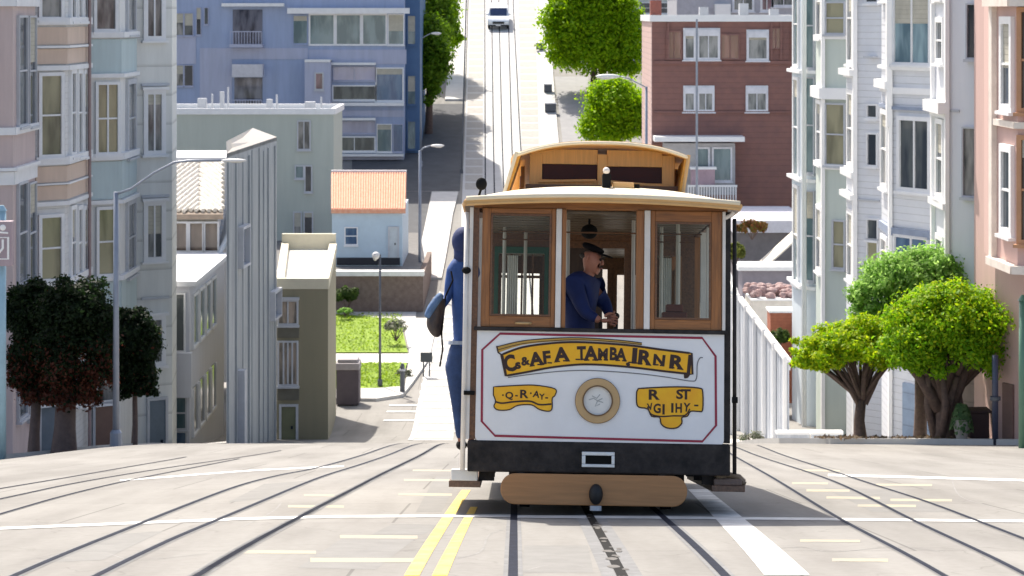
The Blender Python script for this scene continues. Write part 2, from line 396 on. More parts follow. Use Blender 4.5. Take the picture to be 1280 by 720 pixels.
for k, (T, ext) in enumerate(((LT,(25,14)), (KT,(12,6)), (RT,(8,12)))):
    a_, b_, c_ = MB(), MB(), MB()
    for q, t in enumerate(T):
        if k == 0 and q == 2: rail(a_, b_, gp(t), 0.13, 0.03, ext); 
        rail(c_ if False else a_, b_, gp(t), 0.10 if k == 0 else 0.07, 0.055 if k == 0 else 0.045, ext)
    o = struct(b_.build('track_edge', M_edge)); o = struct(a_.build('rail_track', M_rail))
# painted lines
mw = MB()
drape([(gp([(860,612)])[0], gp([(884,612)])[0]), (gp([(955,719)])[0], gp([(1012,719)])[0])], 0.0036, mb=mw)
for L_, h in ((((-200,668),(0,661),(150,655),(300,649),(420,646),(640,645)), 3.2), (((640,646),(900,648),(1280,652),(1500,656)), 3.2),
              (((1035,594),(1150,597),(1290,601)), 3.0), (((150,601),(320,588),(430,583)), 2.0)):
    drape([(gp([(x, y-h/2)])[0], gp([(x, y+h/2)])[0]) for x, y in L_], 0.0044, mb=mw)
struct(mw.build('road_line', M_white))
my = MB()
def lerp2(a, b, t): return (a[0]+(b[0]-a[0])*t, a[1]+(b[1]-a[1])*t)
for a, b in (((576,612),(589,612)), ((586,645),(598,645))):
    pass
drape([(gp([(577,613)])[0], gp([(588,613)])[0]), (gp([(505,720)])[0], gp([(524,720)])[0])], 0.004, mb=my)
drape([(gp([(588,634)])[0], gp([(597,634)])[0]), (gp([(540,720)])[0], gp([(559,720)])[0])], 0.004, mb=my)
struct(my.build('centre_line', M_yel))
mp_ = MB()
for x0, x1, y, h in ((425,522,671,4),(388,525,700,5),(452,520,645.5,3),(498,565,618,3),(505,570,600,2.5),(516,572,588,2),(380,418,619,2.5),(360,430,633,3),
                     (990,1035,604,2.5),(1008,1062,613,3),(1033,1100,622,3),(1072,1145,632,3),(1000,1050,588,2),(1095,1165,606,2.5),(1113,1190,625,3),(1000,1075,676,3),(1040,1110,700,4),(300,395,690,4)):
    drape([(gp([(x0,y-h/2)])[0], gp([(x0,y+h/2)])[0]), (gp([(x1,y-h/2+0.5)])[0], gp([(x1,y+h/2+0.5)])[0])], 0.0015, mb=mp_)
struct(mp_.build('faded_marking', M_pale))
# darker patches where the slab has been renewed
M_patch = mat('patched_concrete', (0.185,0.182,0.174), rough=0.85, var=0.12, scale=4, bump=0.2)
mp2 = MB()
for q in (((430,672),(520,673),(470,712),(372,710)), ((545,596),(575,596),(552,640),(520,640)), ((655,682),(735,682),(742,716),(652,716)),
          ((330,605),(395,600),(350,622),(285,628)), ((1030,610),(1120,612),(1190,640),(1090,640)), ((140,668),(205,664),(130,700),(60,703)), ((490,655),(552,656),(530,668),(465,668))):
    a, b, c, d = [gp([p])[0] for p in q]
    drape([(a, b), (d, c)], 0.001, mb=mp2)
struct(mp2.build('road_patch', M_patch))
# drips of grease along the cable slot and tar filled joints
gs = MB()
for _ in range(60):
    y_ = random.uniform(12, 40); x_ = XS+random.gauss(0, 0.045); r_ = random.uniform(0.015, 0.045); n_ = 9; c_ = [(x_+r_*(0.7+0.5*random.random())*math.cos(2*math.pi*k/n_), y_+3.2*r_*(0.7+0.5*random.random())*math.sin(2*math.pi*k/n_)) for k in range(n_)]
    gs.add([(x,y,zg(x,y)+0.0062) for x,y in c_], [tuple(range(n_))])
struct(gs.build('grease_stain', mat('old_grease', (0.06,0.055,0.05), rough=0.5, c2=(0.16,0.15,0.14), scale=6)))
tj = MB()
for pts in (((30,700),(120,690),(170,700),(260,692)), ((560,700),(600,690),(612,668),(640,660)), ((930,690),(1000,684),(1040,690),(1120,684),(1180,690)), ((300,660),(340,640),(352,628)), ((1190,600),(1200,620),(1240,634)), ((660,712),(700,704),(730,708))):
    drape(along(smoothline([Vector(p) for p in gp(pts)], 5), 0.018), 0.0012, mb=tj)
struct(tj.build('tar_joint', mat('tar_seal', (0.15,0.147,0.14), rough=0.7, c2=(0.24,0.235,0.225), scale=5)))

# ---- the far side of the valley: street up the opposite hill
M_brick = mat('parking_strip_brick', (0.37,0.35,0.325), rough=0.85, var=0.1, scale=3)
M_walk = mat('pale_pavement', (0.52,0.51,0.49), rough=0.85, var=0.08, scale=1.5)
def far_strip(pl, pr, off, mb):
    drape([(gp([a], True)[0], gp([b], True)[0]) for a, b in zip(pl, pr)], off, mb=mb)
fb = MB(); y = -30
while y < 236:
    h = 5.6+y*0.012
    xl = 588-(y/235)*7; xr = 605-(y/235)*2
    far_strip([(xl,y),(xl,y+h)], [(xr,y),(xr,y+h)], 0.012, fb)
    if y < 182:
        xl = 648+(y/180)*4; xr = 669+(y/180)*5
        far_strip([(xl,y+2),(xl,y+2+h)], [(xr,y+2),(xr,y+2+h)], 0.012, fb)
    y += h+1.7
struct(fb.build('parking_strip', M_brick))
tb = MB(); far_strip([(587,-30),(583,100),(577,262),(576,400),(568,540)], [(671,-30),(676,100),(684,262),(705,400),(735,540)], 0.004, tb)
struct(tb.build('track_bed', mat('pale_track_concrete', (0.48,0.478,0.47), rough=0.85, var=0.06, scale=0.8)))
fr = MB()
for xt, xb in ((606,606.5),(614.5,617),(623.5,628),(635,640),(641.5,651)):
    S = gp([(xt,-30),(xt,5),((xt+xb)/2,95),(xb,185),(xb+(xb-xt)*0.6,262)], True)
    if xt > 630: S = S+[((-3.3,-2.7,-2.1,-0.02,1.38)[(606,614.5,623.5,635,641.5).index(xt)]*0.35+S[-1][0]*0.65, 118), ((-3.3,-2.7,-2.1,-0.02,1.38)[(606,614.5,623.5,635,641.5).index(xt)], 77)]
    drape(along(S, 0.085), 0.014, mb=fr)
struct(fr.build('rail_track', M_rail))
wk = MB()
def raised(pl, pr, hgt, mb, far=True):
    """pavement slab with a real kerb"""
    L_ = [G(*p, far) for p in pl]; R_ = [G(*p, far) for p in pr]; A = []; B = []
    for i in range(len(L_)-1):
        k = max(1, int((L_[i+1]-L_[i]).length/1.5))
        for q in range(k+(i == len(L_)-2)): A.append(L_[i].lerp(L_[i+1], q/k)); B.append(R_[i].lerp(R_[i+1], q/k))
    n = len(A); Vv = []
    for P in (A, B):
        for p in P: z = zg(p.x, p.y); Vv.append((p.x,p.y,z+hgt))
    for P in (A, B):
        for p in P: z = zg(p.x, p.y); Vv.append((p.x,p.y,z-0.3))
    fs = []
    for i in range(n-1): fs += [(i,i+1,n+i+1,n+i),(i,2*n+i,2*n+i+1,i+1),(n+i,n+i+1,3*n+i+1,3*n+i)]
    fs += [(0,n,3*n,2*n),(n-1,3*n-1,4*n-1,2*n-1)]; mb.add(Vv, fs)
raised([(673,-20),(674,90),(677,185),(682,240),(710,400),(752,540)], [(685,-20),(691,90),(699,185),(708,240),(742,400),(805,540)], 0.14, wk)
raised([(566,-20),(560,90),(556,126)], [(585,-20),(582,90),(579,126)], 0.14, wk)
raised([(540,242),(534,270),(515,350)], [(573,242),(566,270),(552,350)], 0.14, wk)
struct(wk.build('pavement', M_walk))
ca = MB(); far_strip([(440,130),(440,180),(440,239)], [(581,130),(578,180),(575,239)], 0.012, ca); far_strip([(495,239.5),(490,360)], [(539,239.5),(513,360)], 0.012, ca)  # side street coloured dark to carry the deep tree shade on the hillside
struct(ca.build('shaded_side_street', mat('shade_dark_asphalt', (0.075,0.078,0.085), rough=0.9, var=0.2, scale=1)))
# driveway beside the trees on the right of the far street
dv = MB(); far_strip([(693,96),(699,140),(704,185)], [(735,96),(744,140),(755,185)], 0.02, dv)
struct(dv.build('driveway', mat('grey_asphalt', (0.27,0.27,0.275), rough=0.9, var=0.1, scale=1.2)))
lb = MB(); far_strip([(551,365),(546,430),(535,465),(525,510),(516,551)], [(576,365),(575,430),(573,465),(569,510),(566,551)], 0.008, lb)
struct(lb.build('lane_surface', mat('lane_concrete', (0.34,0.335,0.325), rough=0.85, var=0.06, scale=1)))
# pale ladder of bars and the edge line down the left of the street below the crest
ld = MB()
for i in range(17):
    y = 546-i*9.2-(i>8)*2; t = (550-y)/190.0
    xl = 514+t*36; xr = 566+t*10
    far_strip([(xl,y-2.3*(1-0.4*t))]*1+[(xl-0.5,y+1.8*(1-0.4*t))], [(xr,y-2.3*(1-0.4*t)),(xr,y+1.8*(1-0.4*t))], 0.02, ld)
far_strip([(549,365),(543,430),(531,465),(521,510),(510,551)], [(551,365),(546,430),(535,465),(525.5,510),(516,551)], 0.024, ld)
for (x0, x1, y) in ((484,526,515),(480,524,526),(487,527,507)):
    far_strip([(x0,y-0.9),(x0-1,y+0.9)], [(x1,y-0.9),(x1-1,y+0.9)], 0.02, ld)
struct(ld.build('road_line', M_white))

# ---- valley floor left of the street
M_grass = mat('lawn_green', (0.22,0.33,0.02), rough=0.9, c2=(0.15,0.24,0.015), scale=1.2, bump=0.5, bscale=30)
lw = MB(); far_strip([(405,393),(405,443)], [(500,402),(510,443)], 0.10, lw)
far_strip([(405,456),(405,489)], [(509,456),(499,487)], 0.10, lw)
struct(lw.build('lawn', M_grass))
wk2 = MB(); raised([(390,489),(470,489),(508,486),(536,452),(548,400)], [(390,501),(470,502),(503,497),(528,464),(545,402)], 0.13, wk2)
raised([(400,391),(445,391),(520,391)], [(400,396),(445,397),(520,408)], 0.05, wk2)
far_strip([(405,443.5),(405,455.5)], [(515,443.5),(513,455.5)], 0.06, wk2)
far_strip([(503,399),(512,443),(506,487)], [(547,399),(545,430),(528,465)], 0.05, wk2)
struct(wk2.build('pavement', M_walk))
# blades and clumps of real grass on the lawn
def scatter_leaves(name, mats, P, N, size, parent=None, aspect=0.55, mi=None, smooth=False):
    """P: n x 3 positions, N: n x 3 facing; one small rhombus leaf each"""
    n = len(P); P = np.asarray(P); N = np.asarray(N); N /= np.linalg.norm(N, axis=1)[:,None]+1e-9
    r = rng.normal(size=(n,3)); U = np.cross(N, r); U /= np.linalg.norm(U, axis=1)[:,None]+1e-9; Vv = np.cross(N, U)
    sz = size*(0.6+0.8*rng.random((n,1)))
    bend = N*sz*0.25
    q = np.stack([P-U*sz, P-Vv*sz*aspect+bend*0.4, P+U*sz, P+Vv*sz*aspect+bend*0.4], axis=1).reshape(-1,3)
    off = WL.get(parent, (0,0,0)) if parent is not None else (0,0,0)
    q = q-np.array(off)
    me = bpy.data.meshes.new(name); me.vertices.add(4*n); me.vertices.foreach_set('co', q.ravel())
    me.loops.add(4*n); me.loops.foreach_set('vertex_index', np.arange(4*n, dtype=np.int32))
    me.polygons.add(n); me.polygons.foreach_set('loop_start', np.arange(0,4*n,4, dtype=np.int32))
    for m_ in (mats if isinstance(mats, list) else [mats]): me.materials.append(m_)
    if mi is not None: me.polygons.foreach_set('material_index', np.asarray(mi, dtype=np.int32))
    me.update(calc_edges=True); me.validate()
    o = bpy.data.objects.new(name, me); col.objects.link(o)
    if parent is not None: o.parent = parent; WL[o] = off
    return o
L_grass = leaf('grass_blade', (0.16,0.28,0.012), (0.30,0.40,0.03))
P = []
for (a, b, y0, y1) in ((405,503,394,442), (405,502,457,487)):
    for _ in range(2600):
        p = G(random.uniform(a,b), random.uniform(y0,y1), True); P.append((p.x,p.y,p.z+0.13+random.random()*0.03))
Nn = rng.normal(size=(len(P),3)); Nn[:,2] = np.abs(Nn[:,2])*1.6+0.6
tag(scatter_leaves('grass', L_grass, P, Nn, 0.055), 'short bright green grass on the lawn in the valley', 'grass', kind='stuff')

# ---- pavements round the near corner
kb = MB()
def slab(pts_front, pts_back, hgt, mb):
    n = len(pts_front); Vv = []
    A = []; B = []
    for i in range(n-1):
        a0, a1 = Vector(pts_front[i]), Vector(pts_front[i+1]); b0, b1 = Vector(pts_back[i]), Vector(pts_back[i+1]); k = max(1, int((a1-a0).length/0.6))
        for q in range(k+(i == n-2)): A.append(a0.lerp(a1,q/k)); B.append(b0.lerp(b1,q/k))
    m = len(A); rows = 9
    for j in range(rows):
        for i in range(m):
            p = A[i].lerp(B[i], j/(rows-1)); Vv.append((p.x,p.y,zg(p.x,p.y)+hgt))
    fs = [(j*m+i,j*m+i+1,(j+1)*m+i+1,(j+1)*m+i) for j in range(rows-1) for i in range(m-1)]
    o = len(Vv)
    for i in range(m): Vv.append((A[i].x,A[i].y,zg(A[i].x,A[i].y)-0.2))
    fs += [(o+i,o+i+1,i+1,i) for i in range(m-1)]
    Vv += [(B[0].x,B[0].y,zg(B[0].x,B[0].y)-0.2),(B[-1].x,B[-1].y,zg(B[-1].x,B[-1].y)-0.2)]
    mb.add(Vv, fs)
slab([(5.6,75),(5.9,62),(6.3,57.5),(7.2,55.0),(9,54.0),(12,52.8),(20,52.3),(60,52)], [(9,78),(9,68),(9.6,64),(10,62),(11,60.6),(14,60),(22,60),(60,60)], 0.13, kb)
slab([(-60,49),(-20,51),(-13,55),(-10.2,58.5),(-9.2,62),(-8.6,75)], [(-60,62),(-20,63),(-14,64),(-13,65),(-12,68),(-11,78)], 0.13, kb)
struct(kb.build('pavement', M_walk))
# ================================================================= buildings
def pt(px, Y): return ((px-VX)/F*Y, Y)
class Facet:
    """vertical wall strip between two plan points (left and right as the street sees it)"""
    def __init__(s, A, B):
        s.A = Vector(A); s.B = Vector(B); s.d = (s.B-s.A); s.len = s.d.length; s.d.normalize()
        s.n = Vector((s.d.y, -s.d.x))
        mid = (s.A+s.B)/2
        if s.n.dot(-mid) < 0: s.n = -s.n
    def t(s, px):
        k = (px-VX)/F; return (k*s.A.y-s.A.x)/(s.d.x-k*s.d.y)
    def zz(s, t, py): p = s.A+s.d*t; return (VY-py)*p.y/F
    def P(s, t, z, o=0): p = s.A+s.d*t+s.n*o; return (p.x, p.y, z)
    def slab(s, mb, t0, t1, z0, z1, o0, o1, mi=0):
        mb.add([s.P(t0,z0,o0),s.P(t1,z0,o0),s.P(t1,z0,o1),s.P(t0,z0,o1),s.P(t0,z1,o0),s.P(t1,z1,o0),s.P(t1,z1,o1),s.P(t0,z1,o1)],
               [(3,2,1,0),(4,5,6,7),(0,1,5,4),(1,2,6,5),(2,3,7,6),(3,0,4,7)], mi)
G_dark = glass_pane('window_glass_dark', (0.03,0.04,0.055), (0.10,0.115,0.12))
G_blind = glass_pane('window_glass_blind', (0.13,0.125,0.085), (0.34,0.32,0.21), rough=0.12, mixv=(0.3,0.55))
G_grey = glass_pane('window_glass_curtain', (0.06,0.07,0.075), (0.30,0.30,0.29), rough=0.1, mixv=(0.38,0.62), scale=1.4)
G_teal = glass_pane('window_glass_teal', (0.07,0.13,0.15), (0.16,0.24,0.26), rough=0.08)
G_blue = glass_pane('window_glass_blue', (0.06,0.11,0.2), (0.12,0.2,0.3), rough=0.08)
M_trimw = mat('white_trim', (0.74,0.75,0.77), rough=0.55, var=0.06)
M_trimg = mat('grey_trim', (0.48,0.50,0.54), rough=0.6, var=0.08)
M_blind = mat('linen_blind', (0.46,0.44,0.37), rough=0.8, lines=('z',0.12))
def window(par, fc, rect, frame=M_trimw, glass=G_dark, fw=0.09, sill=True, bars=(0,1), dep=0.09, hood=False, name='window'):
    """rect in photo pixels on the facet; frame proud of the wall, pane set back inside it"""
    x0, x1, y0, y1 = rect; t0, t1 = sorted((fc.t(x0), fc.t(x1))); tm = (t0+t1)/2
    z1 = fc.zz(tm, y0); z0 = fc.zz(tm, y1)
    m = MB(); o0 = 0.001
    fc.slab(m, t0-fw, t0, z0-fw, z1+fw, o0, dep); fc.slab(m, t1, t1+fw, z0-fw, z1+fw, o0, dep)
    fc.slab(m, t0, t1, z1, z1+fw, o0, dep); fc.slab(m, t0, t1, z0-fw, z0, o0, dep)
    nx_, nz_ = bars
    for i in range(nx_): c = t0+(t1-t0)*(i+1)/(nx_+1); fc.slab(m, c-0.025, c+0.025, z0, z1, 0.03, dep-0.02)
    if nz_:
        for i in range(nz_): c = z0+(z1-z0)*(i+1)/(nz_+1); fc.slab(m, t0, t1, c-0.025, c+0.025, 0.035, dep-0.015)
    if sill: fc.slab(m, t0-fw*1.5, t1+fw*1.5, z0-fw-0.07, z0-fw, 0.002, dep+0.07)
    if hood: fc.slab(m, t0-fw*1.5, t1+fw*1.5, z1+fw, z1+fw+0.09, 0.002, dep+0.1)
    f = m.build(name, frame, par)
    p = MB(); fc.slab(p, t0, t1, z0, z1, 0.004, 0.03); p.build('pane', glass, f)
    if z1-z0 > 1.3 and glass is not G_blind and random.random() < 0.6:
        q = MB(); dr = random.choice((0.18,0.3,0.42,0.55)); fc.slab(q, t0+0.01, t1-0.01, z1-(z1-z0)*dr, z1-0.005, 0.031, 0.036); q.build('blind', M_blind, f)
    return f
def band(mb, facets, y0, y1, ref, out, mi=0, base=0.001):
    """moulding or panel running round the facets at the height of photo rows y0..y1 read at facet ref's middle"""
    fr_ = facets[ref]; z1 = fr_.zz(fr_.len/2, y0); z0 = fr_.zz(fr_.len/2, y1)
    for i, f in enumerate(facets): f.slab(mb, -out*0.4 if True else 0, f.len+out*0.4, z0, z1, base, out)
def house(name, label, poly, ztop, m, group=None, cat='house', parapet=None, roofm=None):
    bx = sum(p[0] for p in poly)/len(poly); by = sum(p[1] for p in poly)/len(poly)
    z0 = min(zg(*p) for p in poly)-0.6
    r = empty(name, (bx, by, z0+0.6), label, cat, group)
    wl = MB().prism(poly, z0, ztop).build('wall', m, r)
    if parapet:
        pm = MB(); n = len(poly); c = Vector((bx,by))
        for i in range(n):
            a, b = Vector(poly[i]), Vector(poly[(i+1)%n]); d = (b-a).normalized(); nn = Vector((d.y,-d.x))
            if nn.dot((a+b)/2-c) < 0: nn = -nn
            q = [a+nn*0.12-d*0.0, b+nn*0.12, b-nn*0.16, a-nn*0.16]
            pm.prism([tuple(v) for v in q], ztop+0.001*i, ztop+0.35+0.001*i)
        pm.build('cornice', parapet, r)
        rm = MB().prism([tuple(c+(Vector(p)-c)*0.97) for p in poly], ztop-0.2, ztop+0.06).build('roof', roofm or M_tar, r)
    return r
M_tar = mat('roof_tar_pale', (0.5,0.5,0.48), rough=0.9)

# ---------------- the four row houses up the left side
GL = 'row houses on the left of the street'
M_pink = mat('dusky_pink_stucco', (0.52,0.42,0.41), var=0.10, streak=True)
M_grw = mat('cool_white_siding', (0.64,0.645,0.65), rough=0.6, var=0.09, lines=('z',0.16))
M_peach = mat('peach_panel', (0.62,0.48,0.39), var=0.10, streak=True)
M_bgp = mat('pale_blue_green_panel', (0.46,0.56,0.58), var=0.09, streak=True)
M_wst = mat('white_stucco_left', (0.68,0.685,0.68), var=0.09, streak=True)
ZT = 1.6
# pink house at the frame's edge
a0, a1, a2, a3 = pt(-60,62.0), pt(16,62.6), pt(44,65.6), pt(44,66.1)
h0 = house('row_house', 'dusky pink house at the left edge of the photo with tall dark windows', [a0,a1,a2,(a2[0]-1,66.1),(-22,66.1),(-22,61)], ZT, M_pink, GL, parapet=M_trimw)
f0, f1 = Facet(a0,a1), Facet(a1,a2)
for y in ((22,155),(230,352),(395,520)): window(h0, f1, (21,31,y[0],y[1]), M_trimg, G_dark, 0.06); window(h0, f1, (34,42,y[0],y[1]), M_trimg, G_dark, 0.05)
for y in ((10,150),(225,350)): window(h0, f0, (-40,-12,y[0],y[1]), M_trimw, G_dark)
m = MB(); band(m, [f0,f1], 156, 165, 1, 0.10); band(m, [f0,f1], 205, 209, 1, 0.14); band(m, [f0,f1], 210, 226, 1, 0.06); band(m, [f0,f1], 362, 370, 1, 0.1); band(m,[f0,f1],-3,8,1,0.12); m.build('moulding', M_trimw, h0)
# peach house
b0, b1, b2 = pt(45,66.3), pt(82,66.9), pt(110,70.0)
h1 = house('row_house', 'white bay fronted house with peach panels between its floors and yellowish blinds', [b0,b1,b2,(b2[0]-0.9,70.15),(-22,70.15),(-22,66.2)], ZT, M_grw, GL, parapet=M_trimw)
f0, f1 = Facet(b0,b1), Facet(b1,b2)
for y, g in (((-45,21),G_grey),((95,193),G_blind),((272,348),G_blind),((420,500),G_grey)):
    window(h1, f0, (51,75,y[0],y[1]), M_trimw, g, 0.10)
for y in ((-45,21),(92,190),(262,345),(410,500)):
    for x in ((87,91.5),(95.5,99.5),(103,107)): window(h1, f1, (x[0],x[1],y[0],y[1]), M_trimw, G_grey, 0.13)
m = MB()
for y in ((34,56),(61,80),(208,228),(232,250),(360,378),(382,400)): band(m, [f0,f1], y[0], y[1], 0, 0.05)
m.build('panel', M_peach, h1)
m = MB()
for y in ((22,31),(57,60),(82,88),(196,206),(229,231),(252,257),(350,358),(404,410)): band(m, [f0,f1], y[0], y[1], 0, 0.13)
m.build('moulding', M_trimw, h1)
pp = MB().tube([W(112,-40,69.5),W(112,590,69.5)], 0.05); pp.build('downpipe', mat('rust_pipe',(0.30,0.22,0.22)), h1)
# blue green panelled house
c0, c1, c2 = pt(113,70.6), pt(150,71.1), pt(169,73.8)
h2 = house('row_house', 'white bay fronted house with pale blue green panels between its floors', [c0,c1,c2,(c2[0]-0.9,73.9),(-22,73.9),(-22,70.4)], ZT, M_wst, GL, parapet=M_trimw)
f0, f1 = Facet(c0,c1), Facet(c1,c2)
for y, x, g in (((-45,36),(120,143),G_grey),((106,190),(122,146),G_blind),((262,342),(123,141),G_blind),((420,500),(123,141),G_grey)):
    window(h2, f0, (x[0],x[1],y[0],y[1]), M_trimw, g, 0.09, bars=(0 if y[0]!=106 else 1,1))
for y in ((-45,37),(105,190),(255,338)):
    window(h2, f1, (158,166.5,y[0],y[1]), M_trimg, G_grey, 0.16)
m = MB()
for y in ((49,92),(202,249),(352,398)): band(m, [f0,f1], y[0], y[1], 0, 0.045)
m.build('panel', M_bgp, h2)
m = MB()
for y in ((40,47),(92,97),(192,200),(250,255),(345,351)): band(m, [f0,f1], y[0], y[1], 0, 0.14)
m.build('moulding', M_trimw, h2)
# plain white corner house
d0, d1 = pt(169,74.1), pt(215,74.7)
h3 = house('row_house', 'plain off white stucco house with one column of narrow windows, last of the left row', [d0,d1,(d1[0]-0.25,77.5),(-22,77.5),(-22,74.0)], ZT, mat('offwhite_stucco', (0.68,0.69,0.67), var=0.09, streak=True, lines=('z',0.9)), GL, parapet=M_trimw)
f0 = Facet(d0,d1)
for y in ((-45,45),(118,188),(257,321),(400,452)): window(h3, f0, (184,201,y[0],y[1]), M_trimw, G_grey, 0.14, bars=(1,0), hood=True)
m = MB()
for y in ((104,107),(243,246),(370,373)):
    z1 = f0.zz(1,y[0]); z0 = f0.zz(1,y[1]); f0.slab(m, f0.t(176), f0.t(211), z0, z1, 0.001, 0.07)
m.build('moulding', M_trimg, h3)
# ground floor doors and garage recesses of the left row
dm = mat('slate_blue_door', (0.12,0.16,0.20), rough=0.5); dm2 = mat('brown_door', (0.17,0.10,0.08), rough=0.5)
def door(par, A, B, rect, m_, name='door', handle=True):
    f = Facet(A, B); x0,x1,y0,y1 = rect; t0,t1 = sorted((f.t(x0),f.t(x1))); z1 = f.zz((t0+t1)/2,y0); z0 = f.zz((t0+t1)/2,y1)
    q = MB(); f.slab(q, t0, t1, z0, z1, 0.002, 0.05); o = q.build(name, m_, par)
    k = MB(); f.slab(k, t0-0.08, t0, z0, z1+0.08, 0.003, 0.09); f.slab(k, t1, t1+0.08, z0, z1+0.08, 0.003, 0.09); f.slab(k, t0, t1, z1, z1+0.08, 0.003, 0.09); k.build('door_frame', M_trimg, o)
    if handle:
        k = MB(); f.slab(k, t1-0.16, t1-0.10, (z0+z1)/2-0.1, (z0+z1)/2, 0.05, 0.11); k.build('handle', M_rail, o)
    return o
door(h1, b0, b1, (50,76,505,600), dm); door(h2, c0, c1, (118,144,505,600), dm2); door(h3, d0, d1, (186,206,500,600), dm)

# ---------------- lower buildings stepping down the left side beyond the crest
wl4 = mat('lavender_white_wall', (0.60,0.61,0.66), var=0.05, streak=True)
e0, e1, e2 = pt(205,78.2), pt(237,78.2), pt(237,78.2)
X4 = e1[0]; z4 = (VY-357)*78.2/F
h4 = house('terrace_house', 'low white flat roofed house with a strip of windows below the corner house', [(-20,78.2),(X4,78.2),(X4,87.4),(-20,87.4)], z4-0.02, wl4)
m = MB(); m.box(-20,X4+0.25,77.95,87.35,z4,z4+0.16); m.build('roof', mat('white_flat_roof',(0.66,0.67,0.70),rough=0.8,var=0.05), h4)
f0 = Facet(pt(205,78.2),(X4,78.2)); f1 = Facet((X4,78.2),(X4,87.4))
window(h4, f0, (217,230,368,438), M_trimw, G_dark, 0.06, bars=(0,0)); window(h4, f0, (217,232,497,535), M_trimg, G_teal, 0.06)
window(h4, f0, (217,232,540,575), M_trimg, G_blue, 0.05, bars=(0,0), sill=False)
for x in ((240,245.5),(248,253.5),(256,261),(263,268)): 
    t0_ = f1.t(x[0]); zt_ = z4-0.45
    f_ = MB(); a_, b_ = f1.t(x[0]), f1.t(x[1])
    f1.slab(f_, a_-0.1, a_, zt_-1.7, zt_+0.1, 0.001, 0.08); f1.slab(f_, b_, b_+0.1, zt_-1.7, zt_+0.1, 0.001, 0.08); f1.slab(f_, a_, b_, zt_, zt_+0.1, 0.001, 0.08); f1.slab(f_, a_, b_, zt_-1.7, zt_-1.6, 0.001, 0.1)
    w_ = f_.build('window', M_trimw, h4); p_ = MB(); f1.slab(p_, a_, b_, zt_-1.6, zt_, 0.004, 0.03); p_.build('pane', G_teal, w_)
    f_ = MB(); f1.slab(f_, a_-0.1, b_+0.1, zt_-4.6, zt_-4.5, 0.001, 0.09); f1.slab(f_, a_-0.1, a_, zt_-4.5, zt_-3.0, 0.001, 0.08); f1.slab(f_, b_, b_+0.1, zt_-4.5, zt_-3.0, 0.001, 0.08); w_ = f_.build('window', M_trimw, h4)
    p_ = MB(); f1.slab(p_, a_, b_, zt_-4.5, zt_-3.0, 0.004, 0.03); p_.build('pane', G_grey, w_)
m = MB(); f0.slab(m, 0, f0.len+0.1, f0.zz(0.5,495), f0.zz(0.5,440), 0.001, 0.35); m.build('balcony', wl4, h4)
# house with the weathered shingle roof
s5 = F/88.0
h5 = house('shingle_roofed_house', 'house with a sunlit roof of bleached slats above a row of three dark windows', [(-19,88),pt(272,88),pt(272,96),(-19,96)], (VY-262)/s5, mat('grey_timber_wall',(0.30,0.29,0.27),lines=('h',0.2)))
A = W(205,268,87.6); B = W(279,268,87.6); C_ = W(279,203,95); D = W(205,203,95)
m = MB(); m.add([A,B,C_,D]+[v+Vector((0,0,-0.18)) for v in (A,B,C_,D)], [(0,1,2,3),(7,6,5,4),(0,4,5,1),(1,5,6,2),(2,6,7,3),(3,7,4,0)])
RP = lambda u, t: A.lerp(B,u).lerp(D.lerp(C_,u),t)
for i in range(-9, 20):
    for sg_ in (0, 1):
        P_ = []
        for k in range(21):
            u = k/20*0.6 if sg_ == 0 else 0.6+k/20*0.4
            t = i/11+(u*0.9 if sg_ == 0 else 0.54-(u-0.6)*0.9)
            if 0.02 <= t <= 0.98: P_.append(RP(u,t)+Vector((0,0,0.07+0.02*random.random())))
        if len(P_) > 1: m.tube(P_, 0.085, 5, 1)
m.build('roof', [mat('weathered_shingle',(0.30,0.24,0.19),rough=0.9,c2=(0.20,0.16,0.13),scale=3.5), mat('bleached_slats',(0.72,0.69,0.64),rough=0.9,c2=(0.5,0.46,0.4),scale=4)], h5)
f0 = Facet(pt(205,88),pt(272,88))
for x in ((218,233),(238,253),(257,272)): window(h5, f0, (x[0],x[1],279,313), M_trimg, glass_pane('brown_window',(0.05,0.035,0.03),(0.12,0.09,0.07)), 0.07, bars=(0,0))
# tall weathered corrugated building
m6 = mat('weathered_zinc', (0.42,0.455,0.475), rough=0.6, metal=0.1, c2=(0.25,0.28,0.31), streak=True, scale=2.5, lines=('h',0.22))
xa = (283-VX)/F*70.5; pa = (xa,70.5); pb = ((346-VX)/F*79.8, 79.8)
h6 = house('corrugated_building', 'tall narrow building clad in weathered grey corrugated metal', [pa,pb,(pb[0]-0.8,80.6),(xa-0.22,72.4)], (VY-172)*79.8/F, m6)
f1 = Facet(pa,pb); m = MB()
i = 0; t = 0.15
while t < f1.len-0.2:
    f1.slab(m, t, t+0.12, -15, (VY-176)*79.8/F-random.random()*0.25, 0.002, 0.02+0.04*random.random()); t += 0.6+random.random()*0.9
m.build('batten', m6, h6)
m = MB(); zt = (VY-172)*79.8/F
m.add([(*pa,zt-0.1),(*pb,zt-0.1),(pb[0]-0.9,80.7,zt+0.2),(pa[0]-0.22,72.3,zt+0.2),(*pa,zt+0.02),(*pb,zt+0.02),(pb[0]-0.9,80.7,zt+0.28),(pa[0]-0.22,72.3,zt+0.28)],
      [(3,2,1,0),(4,5,6,7),(0,1,5,4),(1,2,6,5),(2,3,7,6),(3,0,4,7)]); m.build('roof', mat('worn_metal_roof',(0.36,0.33,0.28),rough=0.6,c2=(0.25,0.25,0.27),scale=3), h6)
for (x,y0,y1) in ((297,285,330),(337,365,395)):
    window(h6, f1, (x,x+8,y0,y1), M_trimg, G_blue, 0.08, sill=False, bars=(0,0), dep=0.2)
